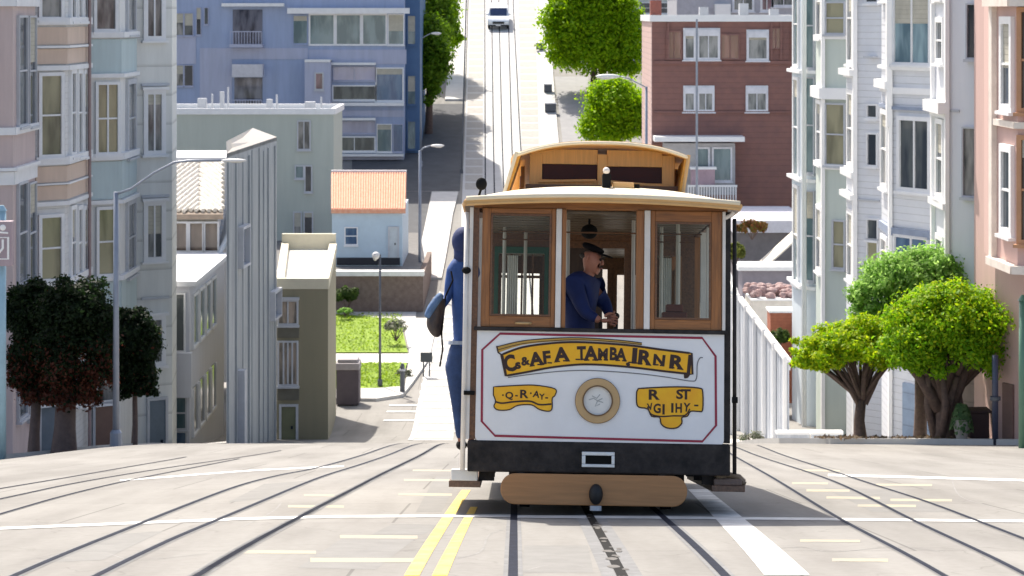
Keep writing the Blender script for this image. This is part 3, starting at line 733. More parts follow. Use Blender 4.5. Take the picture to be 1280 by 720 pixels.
k = MB(); f1.slab(k, f1.t(296), f1.t(299), -13.5, -10.8, 0.002, 0.24); k.build('downpipe', M_trimg, h6)
# olive building with the white roof
q = MB(); A,B,C_,D = W(266,330,87.0), W(284,300,87.0), W(303,203,96), W(290,205,96)
q.add([A,B,C_,D]+[v+Vector((0,0.1,-0.15)) for v in (A,B,C_,D)], [(0,1,2,3),(7,6,5,4),(0,4,5,1),(1,5,6,2),(2,6,7,3),(3,7,4,0)]); q.build('side_roof', mat('faded_blue_metal',(0.34,0.44,0.56),rough=0.5,c2=(0.55,0.58,0.62),scale=4,lines=('h',0.3)), h5)
q = MB(); q.prism([pt(205,97),pt(306,97),pt(302,102),pt(205,102)], (VY-203)*97/F, (VY-197)*97/F); q.build('upper_roof', mat('white_flat_roof',(0.66,0.67,0.70)), h5)
q = MB(); q.prism([pt(207,97.2),pt(300,97.2),pt(298,101.8),pt(207,101.8)], -15, (VY-203)*97/F-0.001); q.build('rear_wall', wl4, h5)
# olive building with the white roof
m8 = mat('olive_stucco', (0.235,0.215,0.145), var=0.06, streak=True)
z8 = (VY-350)*80/F
q0, q1, q2 = pt(346,80), pt(410,80), pt(420,92.5)
h8 = house('olive_building', 'boxy olive building with a white flat roof at the foot of the left row', [(-7.97,80),q1,q2,(-9.0,92.5)], z8-0.25, m8, cat='building')
m = MB(); poly = [(-7.97,80),q1,q2,(-9.0,92.5)]; m.prism(poly, z8-0.24, z8-0.2); m.build('roof', mat('bright_roof_white',(0.78,0.76,0.70),rough=0.8,var=0.04), h8)
m = MB(); c = Vector((-7.8,86)); n = 4
for i in range(4):
    a, b = Vector(poly[i]), Vector(poly[(i+1)%4]); d = (b-a).normalized(); nn = Vector((d.y,-d.x))
    if nn.dot((a+b)/2-c) < 0: nn = -nn
    m.prism([tuple(a+nn*0.03),tuple(b+nn*0.03),tuple(b-nn*0.24),tuple(a-nn*0.24)], z8-0.3+0.001*i, z8+0.05+(0.35 if i in (2,) else 0)+0.001*i)
m.build('parapet', mat('cream_parapet',(0.58,0.54,0.42),var=0.05), h8)
f0 = Facet((-7.97,80),q1)
cur = glass_pane('orange_curtained_glass',(0.16,0.15,0.13),(0.42,0.34,0.27),mixv=(0.35,0.6),scale=2.5)
window(h8, f0, (349,371,377,404), M_trimg, cur, 0.06, bars=(1,0), hood=True); window(h8, f0, (349,371,428,480), M_trimg, cur, 0.06, bars=(3,0))
m = MB(); f0.slab(m, f0.t(347), f0.t(374), f0.zz(1,422), f0.zz(1,408), 0.002, 0.05); f0.slab(m, f0.t(347), f0.t(374), f0.zz(1,500), f0.zz(1,484), 0.002, 0.05); m.build('spandrel', mat('dark_olive',(0.13,0.125,0.10)), h8)
door(h8, (-7.97,80), q1, (352,370,508,556), mat('moss_door',(0.16,0.17,0.10)))
# sage building
m7 = mat('sage_stucco', (0.42,0.46,0.42), var=0.05, streak=True); z7 = (VY-143)*140/F
h7 = house('sage_apartment_block', 'sage green building with a white roof edge below the blue apartments', [pt(150,140),pt(417,140),(pt(417,140)[0],147),(pt(150,140)[0],147)], z7, m7, cat='building', parapet=M_trimw)
f0 = Facet(pt(150,140),pt(417,140))
for r_, g in (((373,387,152,186),G_grey),((370,379,208,222),G_teal),((382,389,208,239),G_dark),((381,390,266,297),G_dark),((368,376,266,297),G_grey)): window(h7, f0, r_, M_trimg, g, 0.07, bars=(0,0) if r_[0]!=373 else (1,0))
for x_, w_, h_ in ((-18.6,.5,.5),(-17.4,.25,.9),(-14.6,.35,.45),(-12.2,.6,.3)):
    m = MB(); m.box(x_-w_/2,x_+w_/2,142,142+w_,z7+0.062,z7+0.06+h_+0.3); m.tube([(x_+w_,143,z7),(x_+w_,143,z7+h_+0.6)],0.06,8); m.build('roof_vent', M_trimg, h7)
# blue apartments
m9 = mat('blue_render', (0.30,0.37,0.54), var=0.09, streak=True); m9b = mat('periwinkle_render', (0.39,0.42,0.55), var=0.09, streak=True)
r0, r1 = pt(130,170), pt(525-20,170)
h9 = house('apartment_building', 'big blue apartment building with wide white framed windows and balconies', [r0,r1,(r1[0],185),(r0[0],185)], 6.0, m9, cat='apartments', parapet=M_trimw)
f0 = Facet(r0,r1)
def px_slab(fc, mb, rect, o0, o1, mi=0):
    x0,x1,y0,y1 = rect; t0,t1 = sorted((fc.t(x0),fc.t(x1))); fc.slab(mb, t0, t1, fc.zz(t0,y1), fc.zz(t0,y0), o0, o1, mi)
w_ = MB()
for r_ in ((386,508,62,80),(366,505,138,146),(215,245,45,80),(250,290,60,138),(290,385,60,74),(415,505,193,214)): px_slab(f0, w_, r_, 0.002, 0.05)
w_.build('spandrel', m9b, h9)
for x in ((388,417),(421,450),(454,482)): window(h9, f0, (x[0],x[1],19,55), M_trimw, G_teal, 0.12, bars=(0,0), sill=False)
window(h9, f0, (486,504,19,55), M_trimw, G_teal, 0.08, bars=(0,0)); window(h9, f0, (367,384,20,54), m9, G_teal, 0.05, bars=(0,0))
window(h9, f0, (417,469,108,124), M_trimw, G_dark, 0.1, bars=(0,0)); window(h9, f0, (417,469,84,100), m9b, glass_pane('lilac_shutter',(0.3,0.3,0.42),(0.36,0.36,0.5)), 0.06, bars=(1,0))
window(h9, f0, (471,503,86,125), M_trimw, G_blue, 0.1, bars=(0,0))
window(h9, f0, (418,468,172,188), M_trimw, G_dark, 0.1, bars=(1,0)); window(h9, f0, (418,469,152,166), m9b, glass_pane('lilac_shutter',(0.3,0.3,0.42),(0.36,0.36,0.5)), 0.06, bars=(0,0))
window(h9, f0, (472,489,156,189), M_trimw, G_teal, 0.07, bars=(0,0)); window(h9, f0, (492,503,156,189), m9b, G_blue, 0.05, bars=(0,0))
for r_ in ((231,241,17,44),(231,241,82,107),(246,251,10,43),(256,260,10,30)): window(h9, f0, r_, m9b, G_dark, 0.05, bars=(0,0))
for r_ in ((217,229,17,44),(217,229,82,107)): window(h9, f0, r_, m9b, G_grey, 0.05, bars=(0,0))
# balconies: dark recess, rail, furniture
for r_ in ((291,328,12,55),(293,328,97,140)):
    b_ = MB(); px_slab(f0, b_, r_, 0.002, 0.04); bo = b_.build('balcony_door', glass_pane('recess_glass',(0.02,0.025,0.05),(0.14,0.15,0.2)), h9)
    b_ = MB(); px_slab(f0, b_, (r_[0]-2,r_[1]+2,r_[3],r_[3]+4), 0.002, 1.1); t0_, t1_ = f0.t(r_[0]-1), f0.t(r_[1]+1); zb = f0.zz(t0_, r_[3])
    for i in range(12): tt = t0_+(t1_-t0_)*i/11; f0.slab(b_, tt-0.02, tt+0.02, zb, zb+0.85, 1.03, 1.07)
    f0.slab(b_, t0_, t1_, zb+0.85, zb+0.92, 1.0, 1.1); b_.build('balcony', m9b, h9)
b_ = MB(); px_slab(f0, b_, (292,330,80,96), 0.003, 1.0); b_.build('awning', mat('pale_awning',(0.55,0.55,0.6)), h9)
b_ = MB(); px_slab(f0, b_, (383,415,76,145), 0.003, 1.4); bo = b_.build('bay', m9b, h9)
fb_ = Facet(tuple(f0.A+f0.n*1.4), tuple(f0.B+f0.n*1.4)); window(h9, fb_, (395,403,92,111), M_trimg, glass_pane('reddish_glass',(0.1,0.05,0.06),(0.3,0.16,0.2)), 0.1, bars=(0,0))
b_ = MB()
for r_ in ((360,512,10,17),(278,356,4,8),(383,415,74,77),(415,505,128,132),(415,470,78,81),(415,470,147,150),(415,505,192,195),(360,420,139,141)): px_slab(f0, b_, r_, 0.004, 0.6 if r_[0]!=383 else 1.5)
b_.build('ledge', M_trimw, h9)
m9c = mat('deep_blue_render', (0.07,0.15,0.29), var=0.06)
h9b = house('apartment_wing', 'narrow deep blue stair tower at the right end of the blue apartments', [pt(505,172),pt(525,172),(pt(525,172)[0],182),(pt(505,172)[0],184)], 9.0, m9c, cat='building')
f0 = Facet(pt(505,172),pt(525,172))
for y in ((20,55),(95,130),(152,186)): window(h9b, f0, (510,519,y[0],y[1]), m9c, G_teal, 0.08, bars=(0,0))
# orange roofed house with pale blue wall
z10 = (VY-262)*126/F; q0, q1 = pt(415,126), pt(503,126)
h10 = house('cottage', 'pale blue house with a bright orange tiled roof below the blue apartments', [q0,q1,(q1[0],133),(q0[0],133)], z10, mat('sky_blue_wall',(0.46,0.58,0.68),var=0.05))
A = W(414,262,125.8); B = W(507,262,125.8); C_ = W(508,216,131); D = W(414,216,131)
m = MB(); m.add([A,B,C_,D]+[v+Vector((0,0,-0.2)) for v in (A,B,C_,D)], [(0,1,2,3),(7,6,5,4),(0,4,5,1),(1,5,6,2),(2,6,7,3),(3,7,4,0)])
for i in range(30):
    u = (i+0.5)/30; a, b = A.lerp(B,u)+Vector((0,0,0.03)), D.lerp(C_,u)+Vector((0,0,0.03)); m.tube([a,b], 0.05, 6)
m.build('roof', mat('orange_tile',(0.66,0.27,0.16),rough=0.8,c2=(0.72,0.42,0.30),scale=6), h10)
m = MB().obox((D+C_)/2+Vector((0,0.1,0.02)), (C_-D)*0.5, (0,0.12,0), (0,0,0.12)); m.build('ridge', M_trimw, h10)
k = MB(); f0 = Facet(q0,q1); f0.slab(k, f0.t(421), f0.t(500), f0.zz(1,331), f0.zz(1,322), 0.003, 0.12); k.build('shadow_strip', mat('near_black',(0.02,0.022,0.03)), h10)  # near-black strip painted as the house's shadow along its foot
door(h10, q0, q1, (487,497,285,322), mat('pale_door',(0.5,0.56,0.6)))
window(h10, f0, (432,446,285,305), M_trimw, G_blue, 0.06)
ter = MB(); ter.prism([(-16,122),(pt(523,122)[0],122),(pt(523,122)[0],128),(pt(520,140)[0],145),(-30,145),(-30,123)], -17, (VY-343)*122/F)
struct(ter.build('terrace_ground', mat('terrace_dirt',(0.16,0.155,0.15),rough=0.95,var=0.2)))
rw = MB(); rw.box(-16, pt(523,122)[0], 121.7, 122.001, -17, (VY-344)*122/F); rw.box(pt(523,122)[0]-0.002, pt(523,122)[0]+0.25, 121.7, 134, -17, (VY-344)*122/F)
rwo = empty('retaining_wall', (-9,121.8,-15.2), 'brown stone retaining wall under the orange roofed house', 'wall')
rw.build('wall_body', mat('brown_stone',(0.14,0.10,0.085),rough=0.9,c2=(0.22,0.165,0.14),scale=5,bump=0.6,bscale=8), rwo)
k = MB().box(-16, pt(523,122)[0]+0.3, 121.55, 122.3, (VY-344)*122/F+0.001, (VY-338)*122/F); k.build('coping', mat('bright_coping',(0.72,0.72,0.70)), rwo)

# ---------------- right side row
GR = 'row houses on the right of the street'
M_rw = mat('white_painted_siding', (0.68,0.70,0.74), rough=0.55, var=0.04, lines=('z',0.2))
M_rw2 = mat('white_painted_render', (0.70,0.72,0.76), rough=0.6, var=0.04, streak=True)
M_rg = mat('pale_sage_render', (0.54,0.60,0.55), var=0.04, streak=True)
M_rb = mat('ice_blue_render', (0.58,0.65,0.70), var=0.04, streak=True)
M_rp = mat('salmon_render', (0.58,0.39,0.35), var=0.05, streak=True)
M_wh = mat('gloss_white_trim', (0.86,0.86,0.86), rough=0.45, var=0.03)
zt = 1.2
# A front bay + recessed strip (two bays of one white house)
pA0, pA1, pA2 = pt(1168,60.4), pt(1186,58.2), pt(1244,57.3)
hA = house('row_house', 'white house with tall narrow bay windows right behind the big round tree', [pA0,pA1,pA2,(24,57.3),(24,62.0),(pA0[0]+0.95,62.0),(pA0[0]+0.95,60.6)], zt, M_rw2, GR, parapet=M_wh)
fn, ff = Facet(pA0,pA1), Facet(pA1,pA2)
for y in ((-60,-8),(28,73),(155,242),(300,360)): window(hA, fn, (1174,1181,y[0],y[1]), M_wh, G_dark, 0.13)
window(hA, ff, (1211,1238,6,72), M_trimg, G_dark, 0.04, bars=(0,0)); window(hA, ff, (1206,1238,161,245), M_trimg, G_grey, 0.04, bars=(1,0)); window(hA, ff, (1211,1238,-70,-20), M_trimg, G_dark, 0.04)
m = MB()
for y, o in (((126,140),0.28),((140,146),0.12),((250,258),0.16),((-2,4),0.1)): band(m, [fn], y[0], y[1], 0, o)
for f_ in (fn,): f_.slab(m, f_.len-0.12, f_.len+0.10, -9.2, zt, 0.003, 0.10); f_.slab(m, -0.05, 0.14, -9.2, zt, 0.003, 0.10)
m.build('moulding', M_wh, hA)
m = MB()
px_slab(ff, m, (1186,1200,137,140), 0.002, 0.04); m.build('sign_bracket', M_trimg, hA)
# A1
pC0, pC1, pC2 = pt(1102,69.2), pt(1115,66.9), pt(1167,65.4)
hB = house('row_house', 'white house with blue glazed bay windows, second of the right row', [pC0,pC1,pC2,(24,65.2),(24,70.5),(pC0[0]+0.95,70.5),(pC0[0]+0.95,69.4)], zt, M_rw, GR, parapet=M_wh)
fn, ff = Facet(pC0,pC1), Facet(pC1,pC2)
for y in ((-60,-5),(143,230),(300,330)): window(hB, fn, (1104.5,1111,y[0],y[1]), M_wh, G_grey, 0.14)
window(hB, ff, (1120,1163,-30,78), M_trimw, glass_pane('pale_blue_reflection',(0.10,0.17,0.21),(0.28,0.40,0.44)), 0.07, bars=(1,0)); window(hB, ff, (1127,1162,151,235), M_trimw, G_dark, 0.12, bars=(1,0)); window(hB, ff, (1121,1160,298,345), M_trimw, G_blue, 0.08, bars=(1,1))
m = MB()
for y, o in (((110,118),0.06),((84,88),0.12),((100,110),0.22)): band(m, [fn,ff] if o < 0.2 else [fn], y[0], y[1], 1 if o<0.2 else 0, o)
for f_ in (fn,): f_.slab(m, f_.len-0.16, f_.len+0.12, -3.2, zt, 0.003, 0.16); f_.slab(m, f_.len-0.12, f_.len+0.1, -12.2, -3.2, 0.003, 0.10)
m.build('moulding', M_wh, hB)
m = MB(); band(m, [fn,ff], 134, 138, 1, 0.09); band(m, [fn,ff], 287, 297, 1, 0.09); m.build('belt_course', mat('slate_belt',(0.25,0.30,0.40)), hB)
# B
pD0, pD1, pD2 = pt(1058,76.4), pt(1071,74.1), pt(1102,73.4)
hC = house('row_house', 'narrow white house with small square side windows, third of the right row', [pD0,pD1,pD2,(24,73.2),(24,78.5),(pD0[0]+0.95,78.5),(pD0[0]+0.95,76.6)], zt, M_rw, GR, parapet=M_wh)
fn, ff = Facet(pD0,pD1), Facet(pD1,pD2)
for y in ((-30,75),(118,203),(268,345)): window(hC, fn, (1062,1067.5,y[0],y[1]), M_wh, G_grey, 0.14)
for r_ in ((1086,1097,132,146),(1086,1097,168,206),(1086,1098,275,298),(1086,1098,300,330),(1084,1098,-20,2)): window(hC, ff, r_, M_trimw, G_dark if r_[2]!=300 else G_blind, 0.05, bars=(0,0))
m = MB()
for y, o in (((86,94),0.25),((94,97),0.1),((212,220),0.2),((240,247),0.22)): band(m, [fn], y[0], y[1], 0, o)
fn.slab(m, fn.len-0.16, fn.len+0.12, -13, zt, 0.003, 0.13); m.build('moulding', M_wh, hC)
m = MB(); px_slab(ff, m, (1085,1097,70,72), 0.002, 0.25); px_slab(ff, m, (1072,1100,248,250), 0.002, 0.06); m.build('belt_course', M_trimg, hC)
# sage
pE0, pE1, pE2 = pt(1020,84.2), pt(1031,81.8), pt(1059,81.2)
hD = house('row_house', 'pale sage green house with cream blinds in its bay windows', [pE0,pE1,pE2,(24,81.0),(24,86),(pE0[0]+0.95,86),(pE0[0]+0.95,84.4)], zt, M_rg, GR, parapet=M_wh)
fn, ff = Facet(pE0,pE1), Facet(pE1,pE2)
for y in ((-40,43),(130,200),(262,335)): window(hD, fn, (1023,1028,y[0],y[1]), M_wh, G_dark, 0.15)
for r_, g in (((1034,1056,4,41),G_blind),((1034,1056,131,205),G_blind),((1043,1056,277,334),G_blind)): window(hD, ff, r_, M_trimg, g, 0.06, bars=(0,1))
m = MB()
for y, o in (((110,124),0.2),((44,49),0.1),((206,212),0.1)): band(m, [fn,ff], y[0], y[1], 1, o)
fn.slab(m, fn.len-0.15, fn.len+0.1, -15, zt, 0.003, 0.12); m.build('moulding', M_wh, hD)
# ice blue
pF0, pF1, pF2 = pt(990,91.4), pt(1005,88.4), pt(1021,88.0)
hE = house('row_house', 'ice blue narrow house furthest down the right row with white pipes at its corner', [pF0,pF1,pF2,(24,87.8),(24,93),(pF0[0]+0.6,93)], zt, M_rb, GR, parapet=M_wh)
fn, ff = Facet(pF0,pF1), Facet(pF1,pF2)
for r_ in ((1009,1018,-20,84),(1009,1018,98,215),(1009,1018,240,350)): window(hE, ff, r_, M_trimg, G_teal, 0.05, bars=(0,1))
for y in ((-20,80),(100,218),(235,352)): window(hE, fn, (994,999,y[0],y[1]), M_wh, G_teal, 0.12)
m = MB()
for x in (1003.5,1006.5): m.tube([W(x,-30,88.0), W(x,560,88.0)], 0.05, 8)
m.build('downpipe', M_wh, hE)
m = MB()
for y in (88,224,358): band(m, [ff,fn], y, y+4, 0, 0.2)
m.build('ledge', M_wh, hE)
# salmon house at the right edge
pG0, pG1, pG2 = pt(1243,51.8), pt(1272,49.9), pt(1330,49.4)
zc = (VY-338)*50.5/F
hF = house('row_house', 'salmon pink house at the right edge of the photo with a projecting bay', [(10.9,54.6),pt(1330,52.2),(24,52.2),(24,57.1),(10.9,57.1)], zt, M_rp, GR, parapet=M_wh)
m = MB(); m.prism([pG0,pG1,pG2,(15,54.5),(pG0[0]+0.3,54.5)], zc, zt-0.01); by_ = m.build('bay', M_rp, hF)
fn, ff = Facet(pG0,pG1), Facet(pG1,pG2)
for y in ((30,130),(190,285)): window(hF, fn, (1256,1266,y[0],y[1]), M_wh, G_dark, 0.16)
for y in ((15,135),(175,300)): window(hF, ff, (1278,1308,y[0],y[1]), mat('orange_brown_frame',(0.5,0.26,0.14)), glass_pane('brown_window',(0.05,0.035,0.03),(0.12,0.09,0.07)), 0.1)
m = MB()
for y, o in (((-4,8),0.25),((150,158),0.1),((326,336),0.18)): band(m, [fn,ff], y[0], y[1], 0, o)
fn.slab(m, -0.04, 0.22, zc+0.05, zt-0.1, 0.003, 0.12); m.build('moulding', mat('cream_trim',(0.78,0.70,0.62)), hF)
f_ = Facet((10.9,54.6),pt(1330,52.2))
gd = MB(); px_slab(f_, gd, (1255,1268,478,566), 0.002, 0.05); gd.build('door', mat('brown_garage_door',(0.20,0.12,0.10)), hF)
# ground floors behind the trees
m = MB()
f_ = Facet(pA1,pA2); g1 = MB(); px_slab(f_, g1, (1190,1240,470,575), 0.002, 0.06); g1.build('garage_door', mat('taupe_garage_door',(0.30,0.24,0.22),lines=('z',0.45)), hA)
f_ = Facet(pC1,pC2); g1 = MB(); px_slab(f_, g1, (1130,1166,478,575), 0.002, 0.06); g1.build('garage_door', mat('blue_garage_door',(0.26,0.34,0.46),lines=('z',0.45)), hB)

# ---------------- brick building across the valley
m1 = mat('red_brown_brick', (0.29,0.14,0.115), rough=0.85, c2=(0.21,0.11,0.10), scale=1.5, lines=('z',0.3))
s0, s1 = pt(815,130), pt(1010,130)
k1 = house('brick_apartment_building', 'red brown brick apartment building with white framed windows and a white cornice', [s0,s1,(s1[0],142),pt(803,142)], (VY-27)*130/F, m1, cat='apartments', parapet=M_wh)
f0 = Facet(s0,s1)
m = MB(); bl_ = pt(803,142); m.prism([(s0[0]-0.03,130.0),(s0[0]-0.001,130.0),(bl_[0]-0.001,142),(bl_[0]-0.03,142)], -17, (VY-27)*130/F-0.01); m.build('side_wall', mat('sunlit_side_pink',(0.60,0.42,0.38),lines=('z',0.3)), k1)  # brick side wall coloured pale pink for the sun striking it
bw = mat('window_white_frame',(0.72,0.72,0.76))
for r_, b_ in (((857,867,38,72),(0,0)),((874,897,38,72),(1,0)),((936,958,40,73),(0,0)),((857,867,110,137),(0,0)),((874,890,110,137),(1,0)),((935,957,110,137),(1,0))):
    window(k1, f0, r_, bw, G_grey, 0.13, bars=b_)
    h_ = MB(); px_slab(f0, h_, (r_[0]-1,r_[1]+1,r_[2]-1,r_[2]+7), 0.12, 0.16); h_.build('blind', bw, k1)
for r_ in ((834,851,40,73),(902,923,44,73),(963,976,36,60)): window(k1, f0, r_, m1, glass_pane('brown_shutter',(0.22,0.10,0.06),(0.30,0.14,0.10)), 0.07, bars=(1,0), sill=False)
m = MB()
for x in (834,963,975,988): px_slab(f0, m, (x,x+2.5,28,75), 0.002, 0.12)
px_slab(f0, m, (818,990,76,80), 0.002, 0.1); px_slab(f0, m, (818,990,139,141), 0.002, 0.1); m.build('brick_pier', m1, k1)
m = MB(); px_slab(f0, m, (816,927,169,175), 0.003, 1.8); m.build('canopy', M_wh, k1)
m = MB(); px_slab(f0, m, (828,917,178,242), 0.002, 0.9); b_ = m.build('bay', mat('grey_bay_panel',(0.42,0.42,0.44)), k1)
fb_ = Facet(tuple(f0.A+f0.n*0.9), tuple(f0.B+f0.n*0.9)); window(k1, fb_, (872,885,186,222), bw, G_teal, 0.09, bars=(0,0)); window(k1, fb_, (892,913,186,225), bw, G_teal, 0.09, bars=(0,0))
m = MB(); zb, z2 = f0.zz(1,249), f0.zz(1,230); t0_, t1_ = f0.t(856), f0.t(917)
f0.slab(m, t0_, t1_, zb-0.15, zb, 0.9, 2.2); f0.slab(m, t0_, t1_, z2, z2+0.1, 2.1, 2.2)
for i in range(19): tt = t0_+(t1_-t0_-0.1)*i/18; f0.slab(m, tt, tt+0.06, zb, z2, 2.12, 2.18)
m.build('balcony', M_wh, k1)
m = MB(); px_slab(f0, m, (861,890,209,231), 1.2, 1.9); b_ = m.build('awning', mat('mauve_panel',(0.42,0.30,0.34)), k1)
m = MB(); px_slab(f0, m, (860,892,206,209), 1.15, 1.95); m.build('awning_edge', M_wh, b_)
m = MB(); zr = (VY-27)*130/F; X_ = pt(820,131)[0]; m.box(X_-.3,X_+.3,131,131.7,zr+0.3,zr+1.15); ch_ = m.build('chimney', mat('red_chimney',(0.40,0.12,0.08),c2=(0.2,0.08,0.07),scale=5), k1)
for dx in (-.15,.15): MB().tube([(X_+dx,131.3,zr+1.15),(X_+dx,131.3,zr+1.5)],0.1,10).build('chimney_pot', M_tar, ch_)
for px_, h_ in ((880,.5),(930,.7),(968,.4)):
    X_ = pt(px_,134)[0]; MB().box(X_-.25,X_+.25,134,134.6,zr+0.05,zr+0.3+h_).build('roof_vent', M_trimg, k1)
# grey building above it
k2 = house('grey_house', 'grey house on the slope above the brick apartment building', [pt(846,160),pt(1020,160),(pt(1020,160)[0],170),(pt(846,160)[0],170)], 1.2, mat('lilac_grey_render',(0.42,0.42,0.47)), cat='house', parapet=M_trimw)
f0 = Facet(pt(846,160),pt(1020,160))
for r_, g in (((918,940,-14,12),G_grey),((953,964,-14,12),glass_pane('reddish_glass',(0.1,0.05,0.06),(0.3,0.16,0.2))),((967,992,-14,6),G_grey)): window(k2, f0, r_, bw, g, 0.15, bars=(1,0))
m = MB(); px_slab(f0, m, (893,912,5,22), 0.002, 0.8); m.build('vent_box', M_wh, k2)
k3 = house('hillside_house', 'pale house half hidden by the big tree on the far hillside', [pt(788,200),pt(842,200),(pt(842,200)[0],208),(pt(788,200)[0],208)], 2.2, mat('pale_stone',(0.55,0.55,0.54)), cat='house')
f0 = Facet(pt(788,200),pt(842,200)); window(k3, f0, (800,812,4,16), bw, G_dark, 0.1); window(k3, f0, (822,834,4,16), bw, G_dark, 0.1)
# low building, stairs and fences on the right below the crest
z = lambda py, Y: (VY-py)*Y/F
k4 = house('low_garden_building', 'low dark grey building with a white roof edge on the right of the valley', [pt(917,118),pt(1010,118),(pt(1010,118)[0],126),(pt(917,118)[0],126)], z(290,118), mat('charcoal_wall',(0.16,0.15,0.16),var=0.15), cat='building')
m = MB().box(pt(915,118)[0], pt(1010,118)[0], 117.6, 126.4, z(290,118), z(275,118)); m.build('roof', mat('lilac_white',(0.66,0.65,0.70)), k4)
m = MB(); a, b = W(945,338,112), W(1000,288,112); m.obox((a+b)/2, (b-a)/2, (0,1.3,0), Vector((0.3,0,0.32)))
tag(m.build('stair_ramp', mat('cream_concrete',(0.72,0.66,0.56))), 'cream stair flight climbing to the right in front of the low grey building', 'stairs')
k5 = house('garden_wall_block', 'dark grey garden wall with a white top rail right of the cable car', [pt(928,108),pt(1000,108),(pt(1000,108)[0],110),(pt(928,108)[0],110)], z(338,108), mat('plum_grey_wall',(0.24,0.22,0.26)), cat='wall')
m = MB().box(pt(922,108)[0], pt(1000,108)[0], 107.8, 110.2, z(338,108), z(333,108)); m.build('coping', M_wh, k5)
# ================================================================= trees and plants
def tree(name, label, cat, base, crowns, leafmats, size, n, trunk, tr, bark, limbs=(), group=None, dens=0.85, clump=0.27, red=None, top_yel=False):
    """base: world point; crowns: list of (centre, (rx,ry,rz)); trunk: list of points above base; leaves as thousands of small faces in clumps"""
    r = empty(name, base, label, cat, group)
    base = Vector(base)
    m = MB(); m.tube([base+Vector((0,0,-0.3))]+[base+Vector(p) for p in trunk], tr, 10)
    top = base+Vector(trunk[-1])
    for a, b, ra, rb in limbs:
        a, b = base+Vector(a), base+Vector(b); mid = a.lerp(b,0.5)+Vector((random.uniform(-.08,.08),random.uniform(-.08,.08),0.06))*(b-a).length; m.tube([a,mid,b], [ra,(ra+rb)/2,rb], 7)
    for c, rr in crowns:
        c = Vector(c)
        for _ in range(7):
            d = Vector(rng.normal(size=3)); d.normalize(); e = c+Vector((d.x*rr[0],d.y*rr[1],abs(d.z)*rr[2]*0.6))*0.7
            s_ = top.lerp(c,0.35); m.tube([top, s_.lerp(e,0.45), e], [tr[-1]*0.55, tr[-1]*0.3, tr[-1]*0.08], 5)
    m.build('trunk', bark, r, smooth=True)
    P = []; N = []; MI = []
    tot = sum(c[1][0]*c[1][1]*c[1][2] for c in crowns)
    for c, rr in crowns:
        share = (rr[0]*rr[1]*rr[2])/tot; nc = max(30, int(240*share**0.5)); per = int(n*share/nc)
        for q in range(nc):
            d = rng.normal(size=3); d /= np.linalg.norm(d)
            if d[2] < -0.55: d[2] *= -0.6; d /= np.linalg.norm(d)
            cr_ = clump*(0.55+0.9*rng.random())*min(rr); rad = (1-0.55*cr_/min(rr))*(0.80+0.42*rng.random()**2) if rng.random() < dens else 0.5+0.3*rng.random()
            cc = np.array(c)+d*np.array(rr)*rad
            v = rng.normal(size=(per,3)); v /= np.linalg.norm(v,axis=1)[:,None]; ln = cr_*(0.45+0.85*rng.random((per,1))**1.3)
            P.append(cc+v*ln*np.array([1.15,1.15,0.85])); nn = v*0.7+d*0.6+np.array([0,0,0.35])+rng.normal(size=(per,3))*0.8; N.append(nn)
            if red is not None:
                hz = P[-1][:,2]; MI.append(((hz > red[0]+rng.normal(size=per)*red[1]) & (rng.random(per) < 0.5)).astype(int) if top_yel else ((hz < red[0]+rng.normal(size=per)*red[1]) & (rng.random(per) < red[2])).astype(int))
    scatter_leaves('crown', leafmats, np.concatenate(P), np.concatenate(N), size, r, mi=np.concatenate(MI) if MI else None)
    return r
BK = mat('bark_brown', (0.14,0.095,0.075), rough=0.95, c2=(0.075,0.05,0.045), scale=9, bump=0.9, bscale=14)
BK2 = mat('bark_dark', (0.09,0.065,0.06), rough=0.95, c2=(0.14,0.10,0.09), scale=6, bump=0.8, bscale=12)
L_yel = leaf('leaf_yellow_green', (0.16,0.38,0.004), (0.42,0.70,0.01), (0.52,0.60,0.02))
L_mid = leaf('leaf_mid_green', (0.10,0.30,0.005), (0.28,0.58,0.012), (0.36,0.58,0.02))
L_soft = leaf('leaf_grey_green', (0.13,0.32,0.03), (0.46,0.70,0.20))
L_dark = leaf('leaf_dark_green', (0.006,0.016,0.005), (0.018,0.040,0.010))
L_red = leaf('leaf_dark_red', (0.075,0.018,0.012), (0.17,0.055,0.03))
L_far = leaf('leaf_bright_green', (0.15,0.33,0.003), (0.40,0.60,0.008))
def crown(px, py, rx, ry, Y, dy=1.0): s = F/Y; c = W(px, py, Y); return ((c.x, c.y, c.z), (rx/s, rx/s*dy, ry/s))
GT = 'trees along the right pavement'
# small spreading tree
b = G(1075,556.5); Yb = 57.2; b = Vector(((1074-VX)/F*Yb, Yb, zg((1074-VX)/F*Yb, Yb)+0.1)); s = F/Yb
Lm = []
for dx, dz, ra, rb in ((-0.75,2.0,.10,.05),(-0.25,2.1,.10,.05),(0.30,2.1,.10,.05),(0.85,2.0,.12,.05),(0.55,1.9,.08,.04)): Lm.append(((0.05+dx*.08,0,0.85),(dx,random.uniform(-.3,.3),dz),ra*.85,rb))
tree('small_tree', 'small spreading yellow green tree on a slim forked trunk, leftmost on the right pavement', 'tree', b,
     [crown(1058,438,64,30,Yb,1), crown(1030,452,38,15,Yb), crown(1088,420,34,26,Yb), crown(1112,446,38,26,Yb), crown(1020,448,34,18,Yb)], L_yel, 0.045, 42000,
     [(0,0,0),(0.02,0,0.12),(0.0,0,0.45),(0.05,0,0.95)], [0.27,0.22,0.16,0.13,0.12], BK, Lm, GT)
Yb = 55.0; x = (1182-VX)/F*Yb; b = Vector((x, Yb, zg(x,Yb)+0.1))
